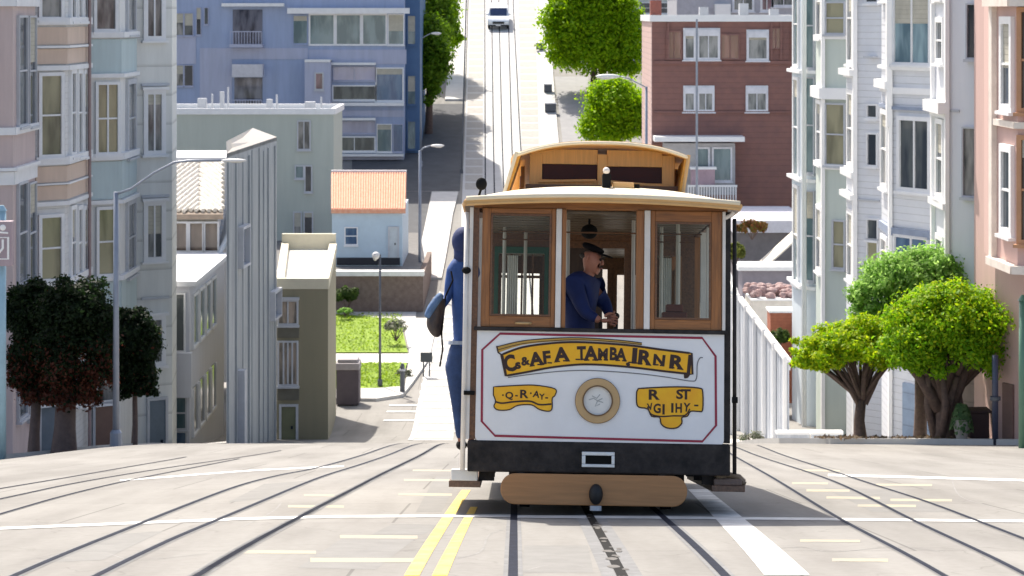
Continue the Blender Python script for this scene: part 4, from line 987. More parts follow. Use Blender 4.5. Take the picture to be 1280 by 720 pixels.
Lm = [((0.21*math.cos(a_),0.18*math.sin(a_),-0.1),(0.42*math.cos(a_+0.5)-0.05,0.4*math.sin(a_+0.5),1.5),0.11,0.07) for a_ in (0.2,1.2,2.2,3.1,4.0,4.9,5.6)]+[((-0.15,0,0.7),(-1.05,0.1,1.95),.16,.08),((0,0,0.8),(-0.45,-0.2,2.0),.17,.09),((0.05,0,0.9),(0.2,0.2,2.1),.18,.1),((0.1,0,0.8),(0.55,-0.1,2.0),.18,.1),((-0.3,0,1.0),(-0.8,0.3,2.1),.1,.05),((0.15,0,0.9),(0.95,0.2,2.1),.12,.06)]
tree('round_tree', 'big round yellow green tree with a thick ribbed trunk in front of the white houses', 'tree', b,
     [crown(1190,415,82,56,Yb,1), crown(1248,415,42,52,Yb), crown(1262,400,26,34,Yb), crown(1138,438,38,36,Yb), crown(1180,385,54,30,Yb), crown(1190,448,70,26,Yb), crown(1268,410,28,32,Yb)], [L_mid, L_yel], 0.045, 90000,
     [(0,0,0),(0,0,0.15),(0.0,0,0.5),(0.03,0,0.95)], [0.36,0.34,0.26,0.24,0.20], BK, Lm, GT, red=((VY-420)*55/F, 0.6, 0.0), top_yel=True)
Yb = 58.6; x = (1150-VX)/F*Yb; b = Vector((x, Yb, zg(x,Yb)+0.1))
tree('round_tree', 'taller grey green tree standing just behind the big round tree', 'tree', b,
     [crown(1150,358,72,48,Yb,0.8), crown(1100,385,38,50,Yb,0.8), crown(1205,360,52,34,Yb,0.8), crown(1140,420,62,40,Yb,0.8), crown(1235,375,34,34,Yb,0.8), crown(1112,425,34,44,Yb,0.8)], L_soft, 0.05, 80000,
     [(0,0,0),(0.02,0,0.8),(0.0,0,2.0)], [0.2,0.17,0.15,0.13], BK, [((0,0,1.6),(-0.7,0,3.0),.08,.04),((0,0,1.6),(0.8,0,3.1),.08,.04)], GT)
# dark street trees on the left
GD = 'dark trees on the left pavement'
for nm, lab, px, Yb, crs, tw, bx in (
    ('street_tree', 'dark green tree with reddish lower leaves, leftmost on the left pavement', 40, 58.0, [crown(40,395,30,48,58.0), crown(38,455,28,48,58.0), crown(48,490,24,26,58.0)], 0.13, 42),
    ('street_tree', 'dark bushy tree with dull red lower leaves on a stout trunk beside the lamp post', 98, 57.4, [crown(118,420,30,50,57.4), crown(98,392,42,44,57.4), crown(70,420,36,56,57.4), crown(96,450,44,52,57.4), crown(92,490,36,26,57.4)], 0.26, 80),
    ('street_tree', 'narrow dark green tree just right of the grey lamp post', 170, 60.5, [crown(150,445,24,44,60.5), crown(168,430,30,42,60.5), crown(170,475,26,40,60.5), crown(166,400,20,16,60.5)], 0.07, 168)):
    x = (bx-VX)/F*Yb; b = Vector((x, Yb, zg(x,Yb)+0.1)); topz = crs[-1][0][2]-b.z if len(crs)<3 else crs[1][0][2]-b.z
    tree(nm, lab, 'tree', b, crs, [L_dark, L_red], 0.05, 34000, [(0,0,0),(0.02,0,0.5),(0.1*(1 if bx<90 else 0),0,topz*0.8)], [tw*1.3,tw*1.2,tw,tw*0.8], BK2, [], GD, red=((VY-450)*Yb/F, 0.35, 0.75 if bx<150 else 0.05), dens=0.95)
# trees on the far hillside
GH = 'trees on the far hillside'
for nm, lab, px, py, Yb, crs, sz, n in (
    ('hillside_tree', 'large bright green tree beside the far street, right of its pavement', 742, 100, 190, [crown(722,35,44,46,190,.8), crown(765,45,42,50,190,.8), crown(738,70,50,32,190,.8), crown(742,0,60,30,190,.8), crown(775,82,30,26,190,.8), crown(745,40,56,52,190,.6)], 0.15, 70000),
    ('hillside_tree', 'bright green tree with a rounded top, nearer and lower than the large one', 768, 180, 160, [crown(770,134,38,34,160), crown(754,160,30,26,160), crown(788,158,24,30,160)], 0.12, 34000),
    ('hillside_tree', 'tall green tree at the top left of the far street beside the blue tower', 546, 62, 196, [crown(545,10,32,30,196,.7), crown(552,45,26,30,196,.7), crown(538,-10,30,26,196,.7), crown(535,60,18,26,196,.7)], 0.14, 34000),
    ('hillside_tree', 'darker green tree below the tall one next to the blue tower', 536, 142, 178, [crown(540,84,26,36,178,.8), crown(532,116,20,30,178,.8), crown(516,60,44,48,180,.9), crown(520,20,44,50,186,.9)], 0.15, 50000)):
    b = G(px, py, True); b = Vector(((px-VX)/F*Yb, Yb, zg((px-VX)/F*Yb, Yb)))
    tz = crs[0][0][2]-b.z
    tree(nm, lab, 'tree', b, crs, L_far if px != 536 else leaf('leaf_deep_green', (0.07,0.17,0.005),(0.20,0.34,0.02)), sz, n, [(0,0,0),(0.05,0,tz*0.5),(0,0,max(0.6,tz*0.9))], [0.35,0.3,0.25,0.2], BK, [], GH, clump=0.36)  # the tree below the tall one has deeper green leaves
def bush(name, label, cat, c, rr, lm, sz, n, group=None, stalks=True):
    r = empty(name, (c[0],c[1],c[2]-rr[2]), label, cat, group)
    P=[];N=[]
    for q in range(22):
        d = rng.normal(size=3); d/=np.linalg.norm(d); d[2]=abs(d[2])*0.9-0.1
        cc = np.array(c)+d*np.array(rr)*0.72*(0.7+0.4*rng.random()); k=n//22; v=rng.normal(size=(k,3)); v/=np.linalg.norm(v,axis=1)[:,None]
        P.append(cc+v*0.34*min(rr)*(0.6+0.5*rng.random((k,1)))); N.append(v+d+rng.normal(size=(k,3))*0.4)
    scatter_leaves('foliage', lm, np.concatenate(P), np.concatenate(N), sz, r)
    m = MB()
    for q in range(6): m.tube([(c[0],c[1],c[2]-rr[2]-0.05),(c[0]+random.uniform(-.6,.6)*rr[0],c[1]+random.uniform(-.5,.5)*rr[1],c[2]+random.uniform(0,.5)*rr[2])], [0.03,0.01], 5)
    m.build('stem', BK2, r)
    return r
def bp(px, py, Y): return tuple(W(px,py,Y))
bush('shrub', 'dark green shrub at the foot of the brown retaining wall', 'shrub', bp(433,372,120.5), (0.75,0.6,0.75), [leaf('leaf_hedge',(0.03,0.07,0.012),(0.10,0.16,0.03))], 0.09, 2200)
bush('shrub', 'low grey green shrub between the lawn and the dark retaining wall shrub', 'shrub', bp(431,389,119), (0.55,0.4,0.2), L_soft, 0.06, 900)
bush('flowering_bush', 'sparse flowering bush at the right end of the lawn', 'shrub', bp(495,410,112), (0.75,0.5,0.55), [leaf('leaf_sparse',(0.06,0.10,0.03),(0.35,0.34,0.30))], 0.07, 500)
bush('flowering_bush', 'pale flowering plants at the kerb corner by the lawn', 'shrub', bp(505,470,104), (0.5,0.35,0.5), [leaf('leaf_sparse',(0.06,0.10,0.03),(0.35,0.34,0.30))], 0.05, 420)
bush('hedge_bush', 'yellow green bush behind the right corner of the cable car', 'shrub', bp(918,318,100), (0.55,0.5,0.6), [leaf('leaf_olive',(0.10,0.13,0.02),(0.26,0.28,0.06))], 0.08, 1800)
bush('hedge_bush', 'yellow and rust coloured plants in front of the low grey building', 'shrub', bp(940,285,114), (1.0,0.5,0.5), [leaf('leaf_rust',(0.20,0.20,0.04),(0.40,0.30,0.06),(0.30,0.08,0.04))], 0.09, 1500)
bush('weed_tuft', 'dry weeds growing at the foot of the white fence', 'plant', bp(940,548,73), (0.5,0.3,0.28), [leaf('leaf_sparse',(0.06,0.10,0.03),(0.35,0.34,0.30))], 0.04, 500)

# ================================================================= street furniture, fences, poles
M_pole = mat('grey_steel_pole', (0.26,0.29,0.35), rough=0.45, metal=0.3, var=0.1)
M_poled = mat('dark_steel_pole', (0.10,0.11,0.13), rough=0.5, metal=0.3)
M_lampw = mat('lamp_head_pale', (0.66,0.66,0.66), rough=0.5)
def lamp(label, base, h, r, arm=None, head=None, m=None, group='street lamps', r2=None):
    base = Vector(base); o = empty('street_lamp', base, label, 'street lamp', group); m = m or M_pole
    MB().tube([base+Vector((0,0,-0.2)),base+Vector((0,0,h*0.5)),base+Vector((0,0,h))], [r,r*0.85,r*0.7], 12).build('pole', m, o, smooth=True)
    MB().tube([base+Vector((0,0,-0.15)),base+Vector((0,0,0.35)),base+Vector((0,0,0.42))], [r*1.9,r*1.7,r*1.1], 12).build('base', m, o)
    tip = base+Vector((0,0,h-0.05))
    if arm:
        P = [tip+Vector(a) for a in arm]; MB().tube([tip]+P, r*0.36, 8).build('arm', m, o, smooth=True); tip = P[-1]
    if head:
        q = MB(); L_, w_, t_, sx = head; q.sphere((tip.x+sx*L_/2,tip.y,tip.z), (L_/2,w_,t_), 14, 8); hd = q.build('lamp_head', M_lampw, o, smooth=True)
        MB().sphere((tip.x+sx*L_*0.6,tip.y,tip.z-t_*0.7), (L_*0.26,w_*0.7,t_*0.7), 12, 6).build('lens', mat('lamp_lens',(0.5,0.5,0.48),rough=0.2), hd, smooth=True)
    return o
def gz(px, Y): x = (px-VX)/F*Y; return Vector((x, Y, zg(x,Y)))
b = gz(145,57.0); s = F/57; lamp('tall grey lamp post with a long curved arm on the left pavement', b, (VY-240)/s-b.z, 0.082, [(0.35,0,0.12),(0.9,0,0.5),(1.38,0,0.75),(1.7,0,0.79),(2.5,0,0.80)], (0.6,0.10,0.045,1))
b = gz(475,101); s = F/101; lamp('slim dark lamp post rising from the lower lawn', b, (VY-318)/s-b.z, 0.06, None, (0.34,0.16,0.16,-1), M_poled)
b = gz(525,128); s = F/128; lamp('lamp post with a short arm beside the retaining wall', b, (VY-188)/s-b.z, 0.10, [(0.2,0,0.2),(0.55,0,0.3)], (0.75,0.14,0.08,1))
b = gz(526,168); s = F/168; lamp('lamp post with its arm over the far street in front of the tall green tree', b, (VY-48)/s-b.z, 0.08, [(0.3,0,0.2),(0.7,0,0.4)], (0.75,0.16,0.09,1))
b = gz(808,120); s = F/120; lamp('lamp post whose pale arm reaches left before the far green trees', b, (VY-108)/s-b.z, 0.09, [(-0.3,0,0.15),(-0.9,0,0.45),(-1.3,0,0.55)], (1.25,0.16,0.12,-1))
b = gz(871,112); s = F/112
o = empty('utility_pole', b, 'thin grey pole standing before the brick apartment building', 'pole'); MB().tube([b,b+Vector((0,0,(VY-24)/s-b.z))],[0.07,0.05],10).build('pole', M_pole, o)
MB().tube([b+Vector((0,0,-0.1)),b+Vector((0,0,0.3))],[0.14,0.12],10).build('base', M_pole, o)
b = gz(577,166)
o = empty('utility_pole', b, 'tall thin dark pole on the left kerb of the far street', 'pole'); MB().tube([b,b+Vector((0.35,0,13.0))],[0.06,0.045],10).build('pole', M_poled, o)
MB().tube([b+Vector((0,0,-0.1)),b+Vector((0,0,0.3))],[0.13,0.1],10).build('base', M_poled, o)
# light blue post with a pedestrian signal at the left edge
b = gz(2,54); zt_ = W(0,420,54).z
o = empty('signal_post', b, 'light blue post at the left edge of the photo', 'post'); MB().tube([b+Vector((0,0,-0.1)),b+Vector((0,0,5.6))],0.10,14).build('pole', mat('light_blue_paint',(0.30,0.48,0.58),rough=0.4), o, smooth=True)
MB().tube([b+Vector((0,0,5.6)),b+Vector((0,0,5.72))],[0.12,0.05],14).build('cap', mat('light_blue_paint',(0.30,0.48,0.58)), o)
sg = empty('pedestrian_signal', bp(7,330,53.7), 'reddish grey box sign with white figures at the left edge of the photo', 'signal')
c = W(5,304,53.7); MB().box(c.x-0.24,c.x+0.20,c.y-0.12,c.y+0.15,c.z-0.5,c.z+0.5).build('housing', mat('muted_mauve',(0.38,0.30,0.33)), sg, bevel=0.02)
m = MB(); y_ = c.y-0.125; m.sphere((c.x+0.0,y_,c.z+0.36),(0.07,0.02,0.07),10,6)
m.ribbon([(c.x-.13,c.z+.14),(c.x+.12,c.z+.14),(c.x+.12,c.z-.34),(c.x-.13,c.z-.34)],0.05,y_,0.01,closed=True); m.ribbon([(c.x,c.z+.1),(c.x,c.z-.1),(c.x-.08,c.z-.2)],0.05,y_,0.01); m.ribbon([(c.x-.1,c.z+.26),(c.x+.12,c.z+.24)],0.04,y_,0.01)
m.build('symbol', M_wh, sg)
MB().tube([(c.x-0.2,c.y+0.05,c.z),(gz(2,54).x,54,c.z)],0.03,8).build('bracket', M_pole, sg)
# green post at the right edge
b = gz(1279,50.4); o = empty('green_post', b, 'green post at the right edge of the photo', 'post'); MB().tube([b+Vector((0,0,-0.1)),b+Vector((0,0,3.1))],[0.10,0.09],12).build('pole', mat('bottle_green_paint',(0.10,0.22,0.15),rough=0.4), o, smooth=True)
MB().tube([b+Vector((0,0,3.1)),b+Vector((0,0,3.22))],[0.12,0.04],12).build('cap', mat('bottle_green_paint',(0.10,0.22,0.15)), o)
b = gz(1244,53.4); o = empty('drain_post', b, 'dark blue pipe standing on the pavement between the salmon house and the taupe garage', 'pipe'); MB().tube([b,b+Vector((0,0,1.2)),b+Vector((0,0,2.0))],0.07,12).build('pipe', mat('navy_paint',(0.05,0.06,0.10),rough=0.4), o, smooth=True)
MB().tube([b+Vector((0,-0.02,1.0)),b+Vector((0,-0.02,1.08))],0.12,12).build('collar', M_poled, o)
# plant pot and dark bin under the round tree
b = gz(1202,54.2)+Vector((0,0,0.13)); o = empty('plant_pot', b, 'stone pot with a trailing green plant beside the thick tree trunk', 'plant pot')
MB().tube([b,b+Vector((0,0,0.12)),b+Vector((0,0,0.42)),b+Vector((0,0,0.45))],[0.12,0.15,0.21,0.23],14).build('pot', mat('stone_pot',(0.36,0.33,0.30)), o)
P = []; N = []
for q in range(500):
    a = random.uniform(0,6.28); t = random.random(); P.append((b.x+math.cos(a)*(0.10+0.17*t), b.y+math.sin(a)*(0.10+0.17*t), b.z+0.72-0.55*t*t+random.uniform(-.05,.05))); N.append((math.cos(a),math.sin(a),0.5))
scatter_leaves('plant', leaf('leaf_pot',(0.06,0.14,0.05),(0.20,0.32,0.14)), P, N, 0.05, o)
b = gz(1222,54.9)+Vector((0,0,0.13)); o = empty('wheelie_bin', b, 'dark brown bin behind the plant pot at the garage', 'bin')
MB().prism([(b.x-.22,b.y-.25),(b.x+.22,b.y-.25),(b.x+.25,b.y+.25),(b.x-.25,b.y+.25)], b.z+0.04, b.z+0.62).build('body', mat('dark_brown_plastic',(0.045,0.022,0.02)), o, bevel=0.02)
MB().box(b.x-.27,b.x+.27,b.y-.3,b.y+.28,b.z+.622,b.z+.68).build('lid', mat('dark_brown_plastic',(0.045,0.022,0.02)), o, bevel=0.02)
# big dark bin in the valley
b = gz(436,96.5); s = F/96.5; hh = 58/s; ww = 14.5/s; o = empty('large_bin', b, 'large dark grey container with a lighter lid beside the lawn', 'bin')
MB().prism([(b.x-ww,b.y-.6),(b.x+ww*0.95,b.y-.6),(b.x+ww*0.95,b.y+.6),(b.x-ww,b.y+.6)], b.z+0.06, b.z+hh*0.78).build('body', mat('plum_grey_plastic',(0.085,0.07,0.085)), o, bevel=0.03)
l_ = MB().box(b.x-ww*1.05,b.x+ww,b.y-.66,b.y+.64,b.z+hh*0.782,b.z+hh*0.93); l_.box(b.x-ww*0.9,b.x+ww*0.85,b.y-.5,b.y+.5,b.z+hh*0.931,b.z+hh); l_.build('lid', mat('mid_grey_plastic',(0.30,0.28,0.29)), o, bevel=0.03)
q = MB()
for dx in (-.7,.7):
    for dy in (-.45,.45): q.tube([(b.x+dx*ww,b.y+dy-.04,b.z+.06),(b.x+dx*ww,b.y+dy+.04,b.z+.06)],0.07,10)
q.build('wheel', M_poled, o)
# small plaque on two legs, bollard
b = gz(533,112.0); s = F/112
o = empty('notice_board', b, 'small dark board on two short legs beside the lawn path', 'sign'); c = W(533,447,104); b = gz(533,104); o.location = b; WL[o] = tuple(b)
MB().box(c.x-.26,c.x+.26,104,104.08,c.z-.2,c.z+.22).build('board', mat('slate_panel',(0.07,0.08,0.09)), o, bevel=0.02)
q = MB(); q.box(c.x-.16,c.x-.10,104.01,104.07,b.z-.1,c.z-.2); q.box(c.x+.10,c.x+.16,104.01,104.07,b.z-.1,c.z-.2); q.build('leg', M_poled, o)
b = gz(503,99.3); o = empty('bollard', b, 'short dark bollard at the kerb by the pale flowers', 'bollard')
MB().tube([b+Vector((0,0,-0.1)),b+Vector((0,0,1.2)),b+Vector((0,0,1.3))],[0.11,0.10,0.05],10).build('post', M_poled, o); MB().tube([b+Vector((0,0,1.0)),b+Vector((0,0,1.08))],0.13,10).build('collar', M_trimg, o)
# small utility boxes on the far pavement
for i, (px, py, w_, h_) in enumerate(((675,64,.32,.5),(685,117,.32,.55),(688,142,.42,.6))):
    b = G(px, py, True)+Vector((0,0,.14)); o = empty('utility_cabinet', b, ('dark metal cabinet on the far pavement, uppermost of three','dark metal cabinet on the far pavement, middle one of three','dark metal cabinet on the far pavement, lowest of three')[i], 'cabinet', 'cabinets on the far pavement')
    MB().box(b.x-w_,b.x+w_,b.y-.25,b.y+.25,b.z,b.z+h_).build('body', M_poled, o, bevel=0.03); MB().box(b.x-w_*1.1,b.x+w_*1.1,b.y-.3,b.y+.3,b.z+h_+.001,b.z+h_+.08).build('lid', M_trimg, o)
# white board fence going down on the right
M_fw = mat('white_fence_paint', (0.64,0.67,0.72), rough=0.6, c2=(0.40,0.45,0.52), streak=True, scale=5)
pF, pN = pt(926,86), pt(986,70.6); zt_ = -10.2
o = empty('board_fence', (pN[0],78,zg(pN[0],78)), 'white vertical board fence running down the right pavement', 'fence')
f_ = Facet(pF,pN); m = MB(); t = 0.0
while t < f_.len:
    pz = zg(*(f_.A+f_.d*t)); f_.slab(m, t, t+0.15, pz-0.3, zt_-0.12-random.random()*0.05, 0.0, 0.03+0.02*random.random()); t += 0.165
m.build('boards', M_fw, o)
m = MB(); f_.slab(m, -0.1, f_.len+0.1, zt_-0.10, zt_, -0.06, 0.12); f_.slab(m, 0, f_.len, zt_-0.34, zt_-0.24, -0.05, -0.001); m.build('rail', M_wh, o)
for k in range(6): t = f_.len*k/5; pz = zg(*(f_.A+f_.d*t)); m = MB(); f_.slab(m, t-0.07, t+0.07, pz-0.3, zt_+0.08, 0.055, 0.17); m.build('post', M_wh, o)
f2 = Facet(pt(905,104), pt(926,88)); o = empty('picket_fence', (f2.A.x,96,zg(8.5,96)), 'white picket fence behind the right corner of the cable car', 'fence')
m = MB(); t = 0.0; z1_ = W(926,372,88).z
while t < f2.len: pz = zg(*(f2.A+f2.d*t)); f2.slab(m, t, t+0.1, pz-0.2, z1_-random.random()*0.06, 0, 0.03); t += 0.22
m.build('pickets', M_wh, o); m = MB(); f2.slab(m, 0, f2.len, z1_-0.4, z1_-0.3, 0.031, 0.07); f2.slab(m, 0, f2.len, z1_-2.0, z1_-1.9, 0.031, 0.07); m.build('rail', M_wh, o)
# corner post with round finial
b = gz(911,84); s = F/84; tz = (VY-372)/s; o = empty('gate_post', b, 'white gate post topped by a ball, right behind the cable car', 'post')
MB().box(b.x-.11,b.x+.11,b.y-.11,b.y+.11,b.z-.1,tz).build('post', M_wh, o, bevel=0.01); MB().sphere((b.x,b.y,tz+.14),.15).build('finial', M_wh, o, smooth=True)
# terraced planters behind the fence
def block(name, label, cat, rect, Y, dep, m_, zlow=None, extra=None):
    x0,x1,y0,y1 = rect; a, b = W(x0,y0,Y), W(x1,y1,Y); zl = b.z if zlow is None else zlow
    o = empty(name, ((a.x+b.x)/2,Y,zl), label, cat); MB().box(a.x,b.x,Y,Y+dep,zl,a.z).build('body', m_, o, bevel=0.02)
    MB().box(a.x-.05,b.x+.05,Y-.05,Y+dep+.05,a.z+.001,a.z+.08).build('coping', M_wh, o); return o
block('planter_wall', 'white terrace wall with reddish stones on top behind the board fence', 'wall', (940,1000,376,410), 98, 3, mat('cream_terrace',(0.70,0.66,0.60)), -15.9)
q = MB()
for _ in range(80): x_ = random.uniform(W(940,0,98).x,W(998,0,98).x); q.sphere((x_,98+random.uniform(.2,2.6),W(0,374,98).z+random.uniform(.05,.3)),(random.uniform(.12,.25),)*2+(random.uniform(.1,.2),),7,5)
tag(q.build('rubble', mat('red_grey_stones',(0.38,0.22,0.20),c2=(0.20,0.16,0.17),scale=3)), 'reddish stones lying on the white terrace wall', 'stones', kind='stuff')
block('brick_planter', 'orange brick planter box low behind the board fence', 'planter', (963,995,391,408), 92, 1.2, mat('orange_brick',(0.50,0.17,0.09),c2=(0.38,0.12,0.07),scale=4,lines=('z',0.12)), -15)
bush('hedge_bush', 'dark green plants hanging below the orange brick planter', 'shrub', bp(974,422,91), (0.5,0.4,0.45), [leaf('leaf_hedge',(0.03,0.07,0.012),(0.10,0.16,0.03))], 0.07, 900)
# low white walls at the foot of the right row
for i, (x0, x1, Y) in enumerate(((972,1012,66),(1015,1052,63.6))):
    a, b = pt(x0,Y), pt(x1,Y); z0_ = zg(a[0],Y); o = empty('low_wall', (a[0],Y,z0_), ('low white garden wall beside the fence end','low white garden wall just left of the small spreading tree')[i], 'wall', 'low walls by the right row')
    MB().box(a[0],b[0],Y,Y+.25,z0_-.2,W(0,543,Y).z).build('wall_body', M_fw, o); MB().box(a[0]-.04,b[0]+.04,Y-.05,Y+.3,W(0,543,Y).z+.001,W(0,543,Y).z+.07).build('coping', M_wh, o)
# leaf litter at the tree foot
P = []; 
for _ in range(260):
    x_ = random.uniform(6.9,10.2); y_ = random.uniform(54.2,56.2); P.append((x_,y_,zg(x_,y_)+0.155))
tag(scatter_leaves('leaf_litter', leaf('litter',(0.06,0.04,0.03),(0.22,0.16,0.10)), P, rng.normal(size=(260,3))*np.array([.4,.4,1])+np.array([0,0,.6]), 0.07), 'dry leaves scattered along the kerb under the trees', 'leaves', kind='stuff')

# ================================================================= car on the far street
def far_car():
    b = G(623,38,True); Y = b.y; root = empty('parked_car', b, 'small white car with a dark windscreen driving down the far street', 'car'); local(root)
    sl_ = math.atan((zg(0,Y+2)-zg(0,Y-2))/4); root.rotation_euler = (sl_,0,0)
    wp = mat('car_white',(0.66,0.70,0.76),rough=0.3,bump=0,coat=0.5); dk = mat('car_dark_glass',(0.03,0.05,0.12),rough=0.08,bump=0); tyre = mat('tyre_black',(0.02,0.02,0.02),rough=0.8)
    m = MB(); prof = [(0,.45),(0.02,.85),(.25,.98),(1.1,1.05),(1.75,1.58),(2.2,1.66),(3.6,1.62),(4.3,1.05),(4.5,.9),(4.5,.4)]
    w2 = .93
    Vv = []
    for (y,z_) in prof: k = 1.0 if z_ < 1.1 else 0.8; Vv += [(-w2*k,y,z_),(w2*k,y,z_)]
    n = len(prof); fs = [(2*i,2*i+1,2*((i+1)%n)+1,2*((i+1)%n)) for i in range(n)]+[tuple(2*i for i in range(n))[::-1],tuple(2*i+1 for i in range(n))]
    m.add(Vv, fs); body = m.build('body', wp, root, bevel=0.05)
    m = MB(); m.add([(-.84,1.14,1.10),(.84,1.14,1.10),(.68,1.72,1.57),(-.68,1.72,1.57)],[(0,1,2,3)])
    m = MB(); m.obox((0,1.41,1.35),(.72,0,0),(0,.29,.245),(0,-.02,.03)); m.build('windscreen', dk, root)
    for sx in (-1,1):
        MB().obox((sx*.80,2.6,1.34),(0.015,0,0),(0,.8,0),(sx*-.05,0,.17)).build('side_window', dk, root)
        MB().box(sx*.74-.16,sx*.74+.16,-.03,.08,.66,.80).build('headlight', mat('headlight_glass',(0.75,0.78,0.8),rough=0.1,bump=0), root)
        MB().box(sx*1.0-.1,sx*1.0+.1,1.35,1.5,1.05,1.2).build('mirror', wp, root)
        for y in (.8,3.6):
            w_ = MB().tube([(sx*.72,y,.32),(sx*.93,y,.32)],.32,16).build('wheel', tyre, root); MB().tube([(sx*.93,y,.32),(sx*.945,y,.32)],.19,12).build('rim', M_trimg, w_)
    MB().box(-.5,.5,-.04,.02,.6,.78).build('grille', tyre, root); MB().box(-.9,.9,-.06,.1,.36,.5).build('bumper', tyre, root, bevel=0.02)
    MB().box(-.22,.22,-.075,-.062,.42,.5).build('number_plate', M_wh, root)
    # a car keeps to the surface it stands on
    return root
far_car()
# ================================================================= the cable car
S = 131.0
cx = lambda px: (px-748)/S
cz = lambda py: (643-py)/S
CY = 22.9
root = empty('cable_car', (cx(748)+ (748-VX)/S, CY, zp(CY)), 'old cable car with brown wood window frames and a white front panel with yellow scrolls', 'cable car'); local(root)
SLP = math.atan(0.157); root.rotation_euler = (-SLP, R(1.0), 0)
def cw(p):      # local -> world, for things standing in the car
    return root_m @ Vector(p)
root_m = Matrix.Translation(root.location) @ Matrix.Rotation(R(1.0), 4, 'Y') @ Matrix.Rotation(-SLP, 4, 'X')
Wd = wood('varnished_wood', (0.40,0.155,0.042), 'z'); Wx = wood('varnished_wood_rail', (0.40,0.155,0.042), 'x'); Wt = wood('honey_wood', (0.85,0.40,0.05), 'x', k=0.75); Wy = wood('dark_wood', (0.20,0.085,0.035), 'y')
Wc = wood('clerestory_wood', (0.74,0.42,0.14), 'z', k=0.8)
Cp = mat('cream_roof_canvas', (0.80,0.70,0.52), rough=0.75, var=0.06, scale=2, bump=0.2, bscale=40)
Ce = mat('tan_roof_moulding', (0.66,0.40,0.17), rough=0.5, var=0.1)
Pw = mat('white_enamel_panel', (0.82,0.82,0.83), rough=0.4, var=0.05, scale=2.5, bump=0.04)
Pm = mat('maroon_line', (0.30,0.008,0.04), rough=0.4, bump=0); Py = mat('sign_yellow', (0.95,0.52,0.008), rough=0.45, var=0.1, bump=0, c2=(0.88,0.40,0.006), scale=6)
Pk = mat('sign_black', (0.03,0.008,0.004), rough=0.5, bump=0); Bk = mat('scuffed_black_iron', (0.012,0.011,0.012), rough=0.55, c2=(0.05,0.042,0.04), scale=7, bump=0.4, bscale=18, spec=0.2)
Wp = mat('cream_white_post', (0.74,0.70,0.66), rough=0.4, bump=0.03); Brs = mat('brass_tan', (0.52,0.34,0.16), rough=0.4, var=0.12); Gn = mat('dark_green_frame', (0.03,0.10,0.06), rough=0.4)
Lb = 8.3
# underframe
u_ = MB(); u_.box(cx(583), cx(912), -0.06, 0.10, cz(592), cz(553)); u_.build('bumper', Bk, root, bevel=0.015)
u_ = MB(); u_.box(-1.15,1.15,0.11,Lb,cz(588),cz(560)); u_.box(-1.19,-1.14,0.11,Lb,cz(592),cz(545)); u_.box(1.14,1.19,0.11,Lb,cz(592),cz(545)); u_.build('floor', Bk, root)
# coupling pocket
q = MB(); x0,x1,z0,z1 = cx(726),cx(767),cz(584),cz(565)
q.box(x0,x1,-0.10,-0.061,z1-0.035,z1); q.box(x0,x1,-0.10,-0.061,z0,z0+0.03); q.box(x0,x0+0.035,-0.10,-0.061,z0+.03,z1-.035); q.box(x1-0.03,x1,-0.10,-0.061,z0+.03,z1-.035)
k_ = q.build('coupler_frame', mat('worn_chrome',(0.62,0.64,0.66),rough=0.3,metal=0.6), root, bevel=0.004); MB().box(x0+.036,x1-.031,-0.075,-0.0605,z0+.031,z1-.036).build('pocket', M_slot, k_)
q = MB(); q.box(cx(724),cx(773),-0.066,-0.0602,cz(589),cz(560)); q.build('mount_plate', Bk, root)
# front dash panel with rounded lower corners
def rrect(x0,x1,z0,z1,r,n=5,top=False):
    P = []
    for (cx_,cz_,a0) in ((x1-r,z0+r,-90),(x1-(r if not top else 0.01),z1-(r if not top else 0.01),0),(x0+(r if not top else 0.01),z1-(r if not top else 0.01),90),(x0+r,z0+r,180)):
        rr = r if (cz_ < (z0+z1)/2 or not top) else 0.01
        for i in range(n+1): a = R(a0+90*i/n); P.append((cx_+rr*math.cos(a), cz_+rr*math.sin(a)))
    return P
q = MB(); q.plate(rrect(cx(592),cx(904),cz(556),cz(416),0.06,top=True), -0.05, 0.03); dash = q.build('front_panel', Pw, root, bevel=0.006)
y_ = -0.051
q = MB(); q.ribbon([(cx(a),cz(b)) for a,b in ((621,420.5),(876,421.5),(893,444),(894,530),(877,550),(617,547.5),(600,530),(599,441))], 0.022, y_, 0.003, closed=True)
q.build('border_line', Pm, root)
q = MB(); q.box(cx(588),cx(908),-0.085,0.05,cz(417),cz(412)); q.build('window_sill', Bk, root, bevel=0.006)
def sign(name, outline, mark_y, outlines=True, ow=0.02):
    q = MB(); q.plate([(cx(a),cz(b)) for a,b in outline], mark_y-0.003, mark_y); s_ = q.build(name, Py, root)
    q = MB(); q.ribbon([(cx(a),cz(b)) for a,b in outline], ow, mark_y-0.0035, 0.002, closed=True); q.build('outline', Pk, s_)
    return s_
def arc(pts, k=6): return [(p.x,p.y) for p in smoothline([(a,b) for a,b in pts], k)]
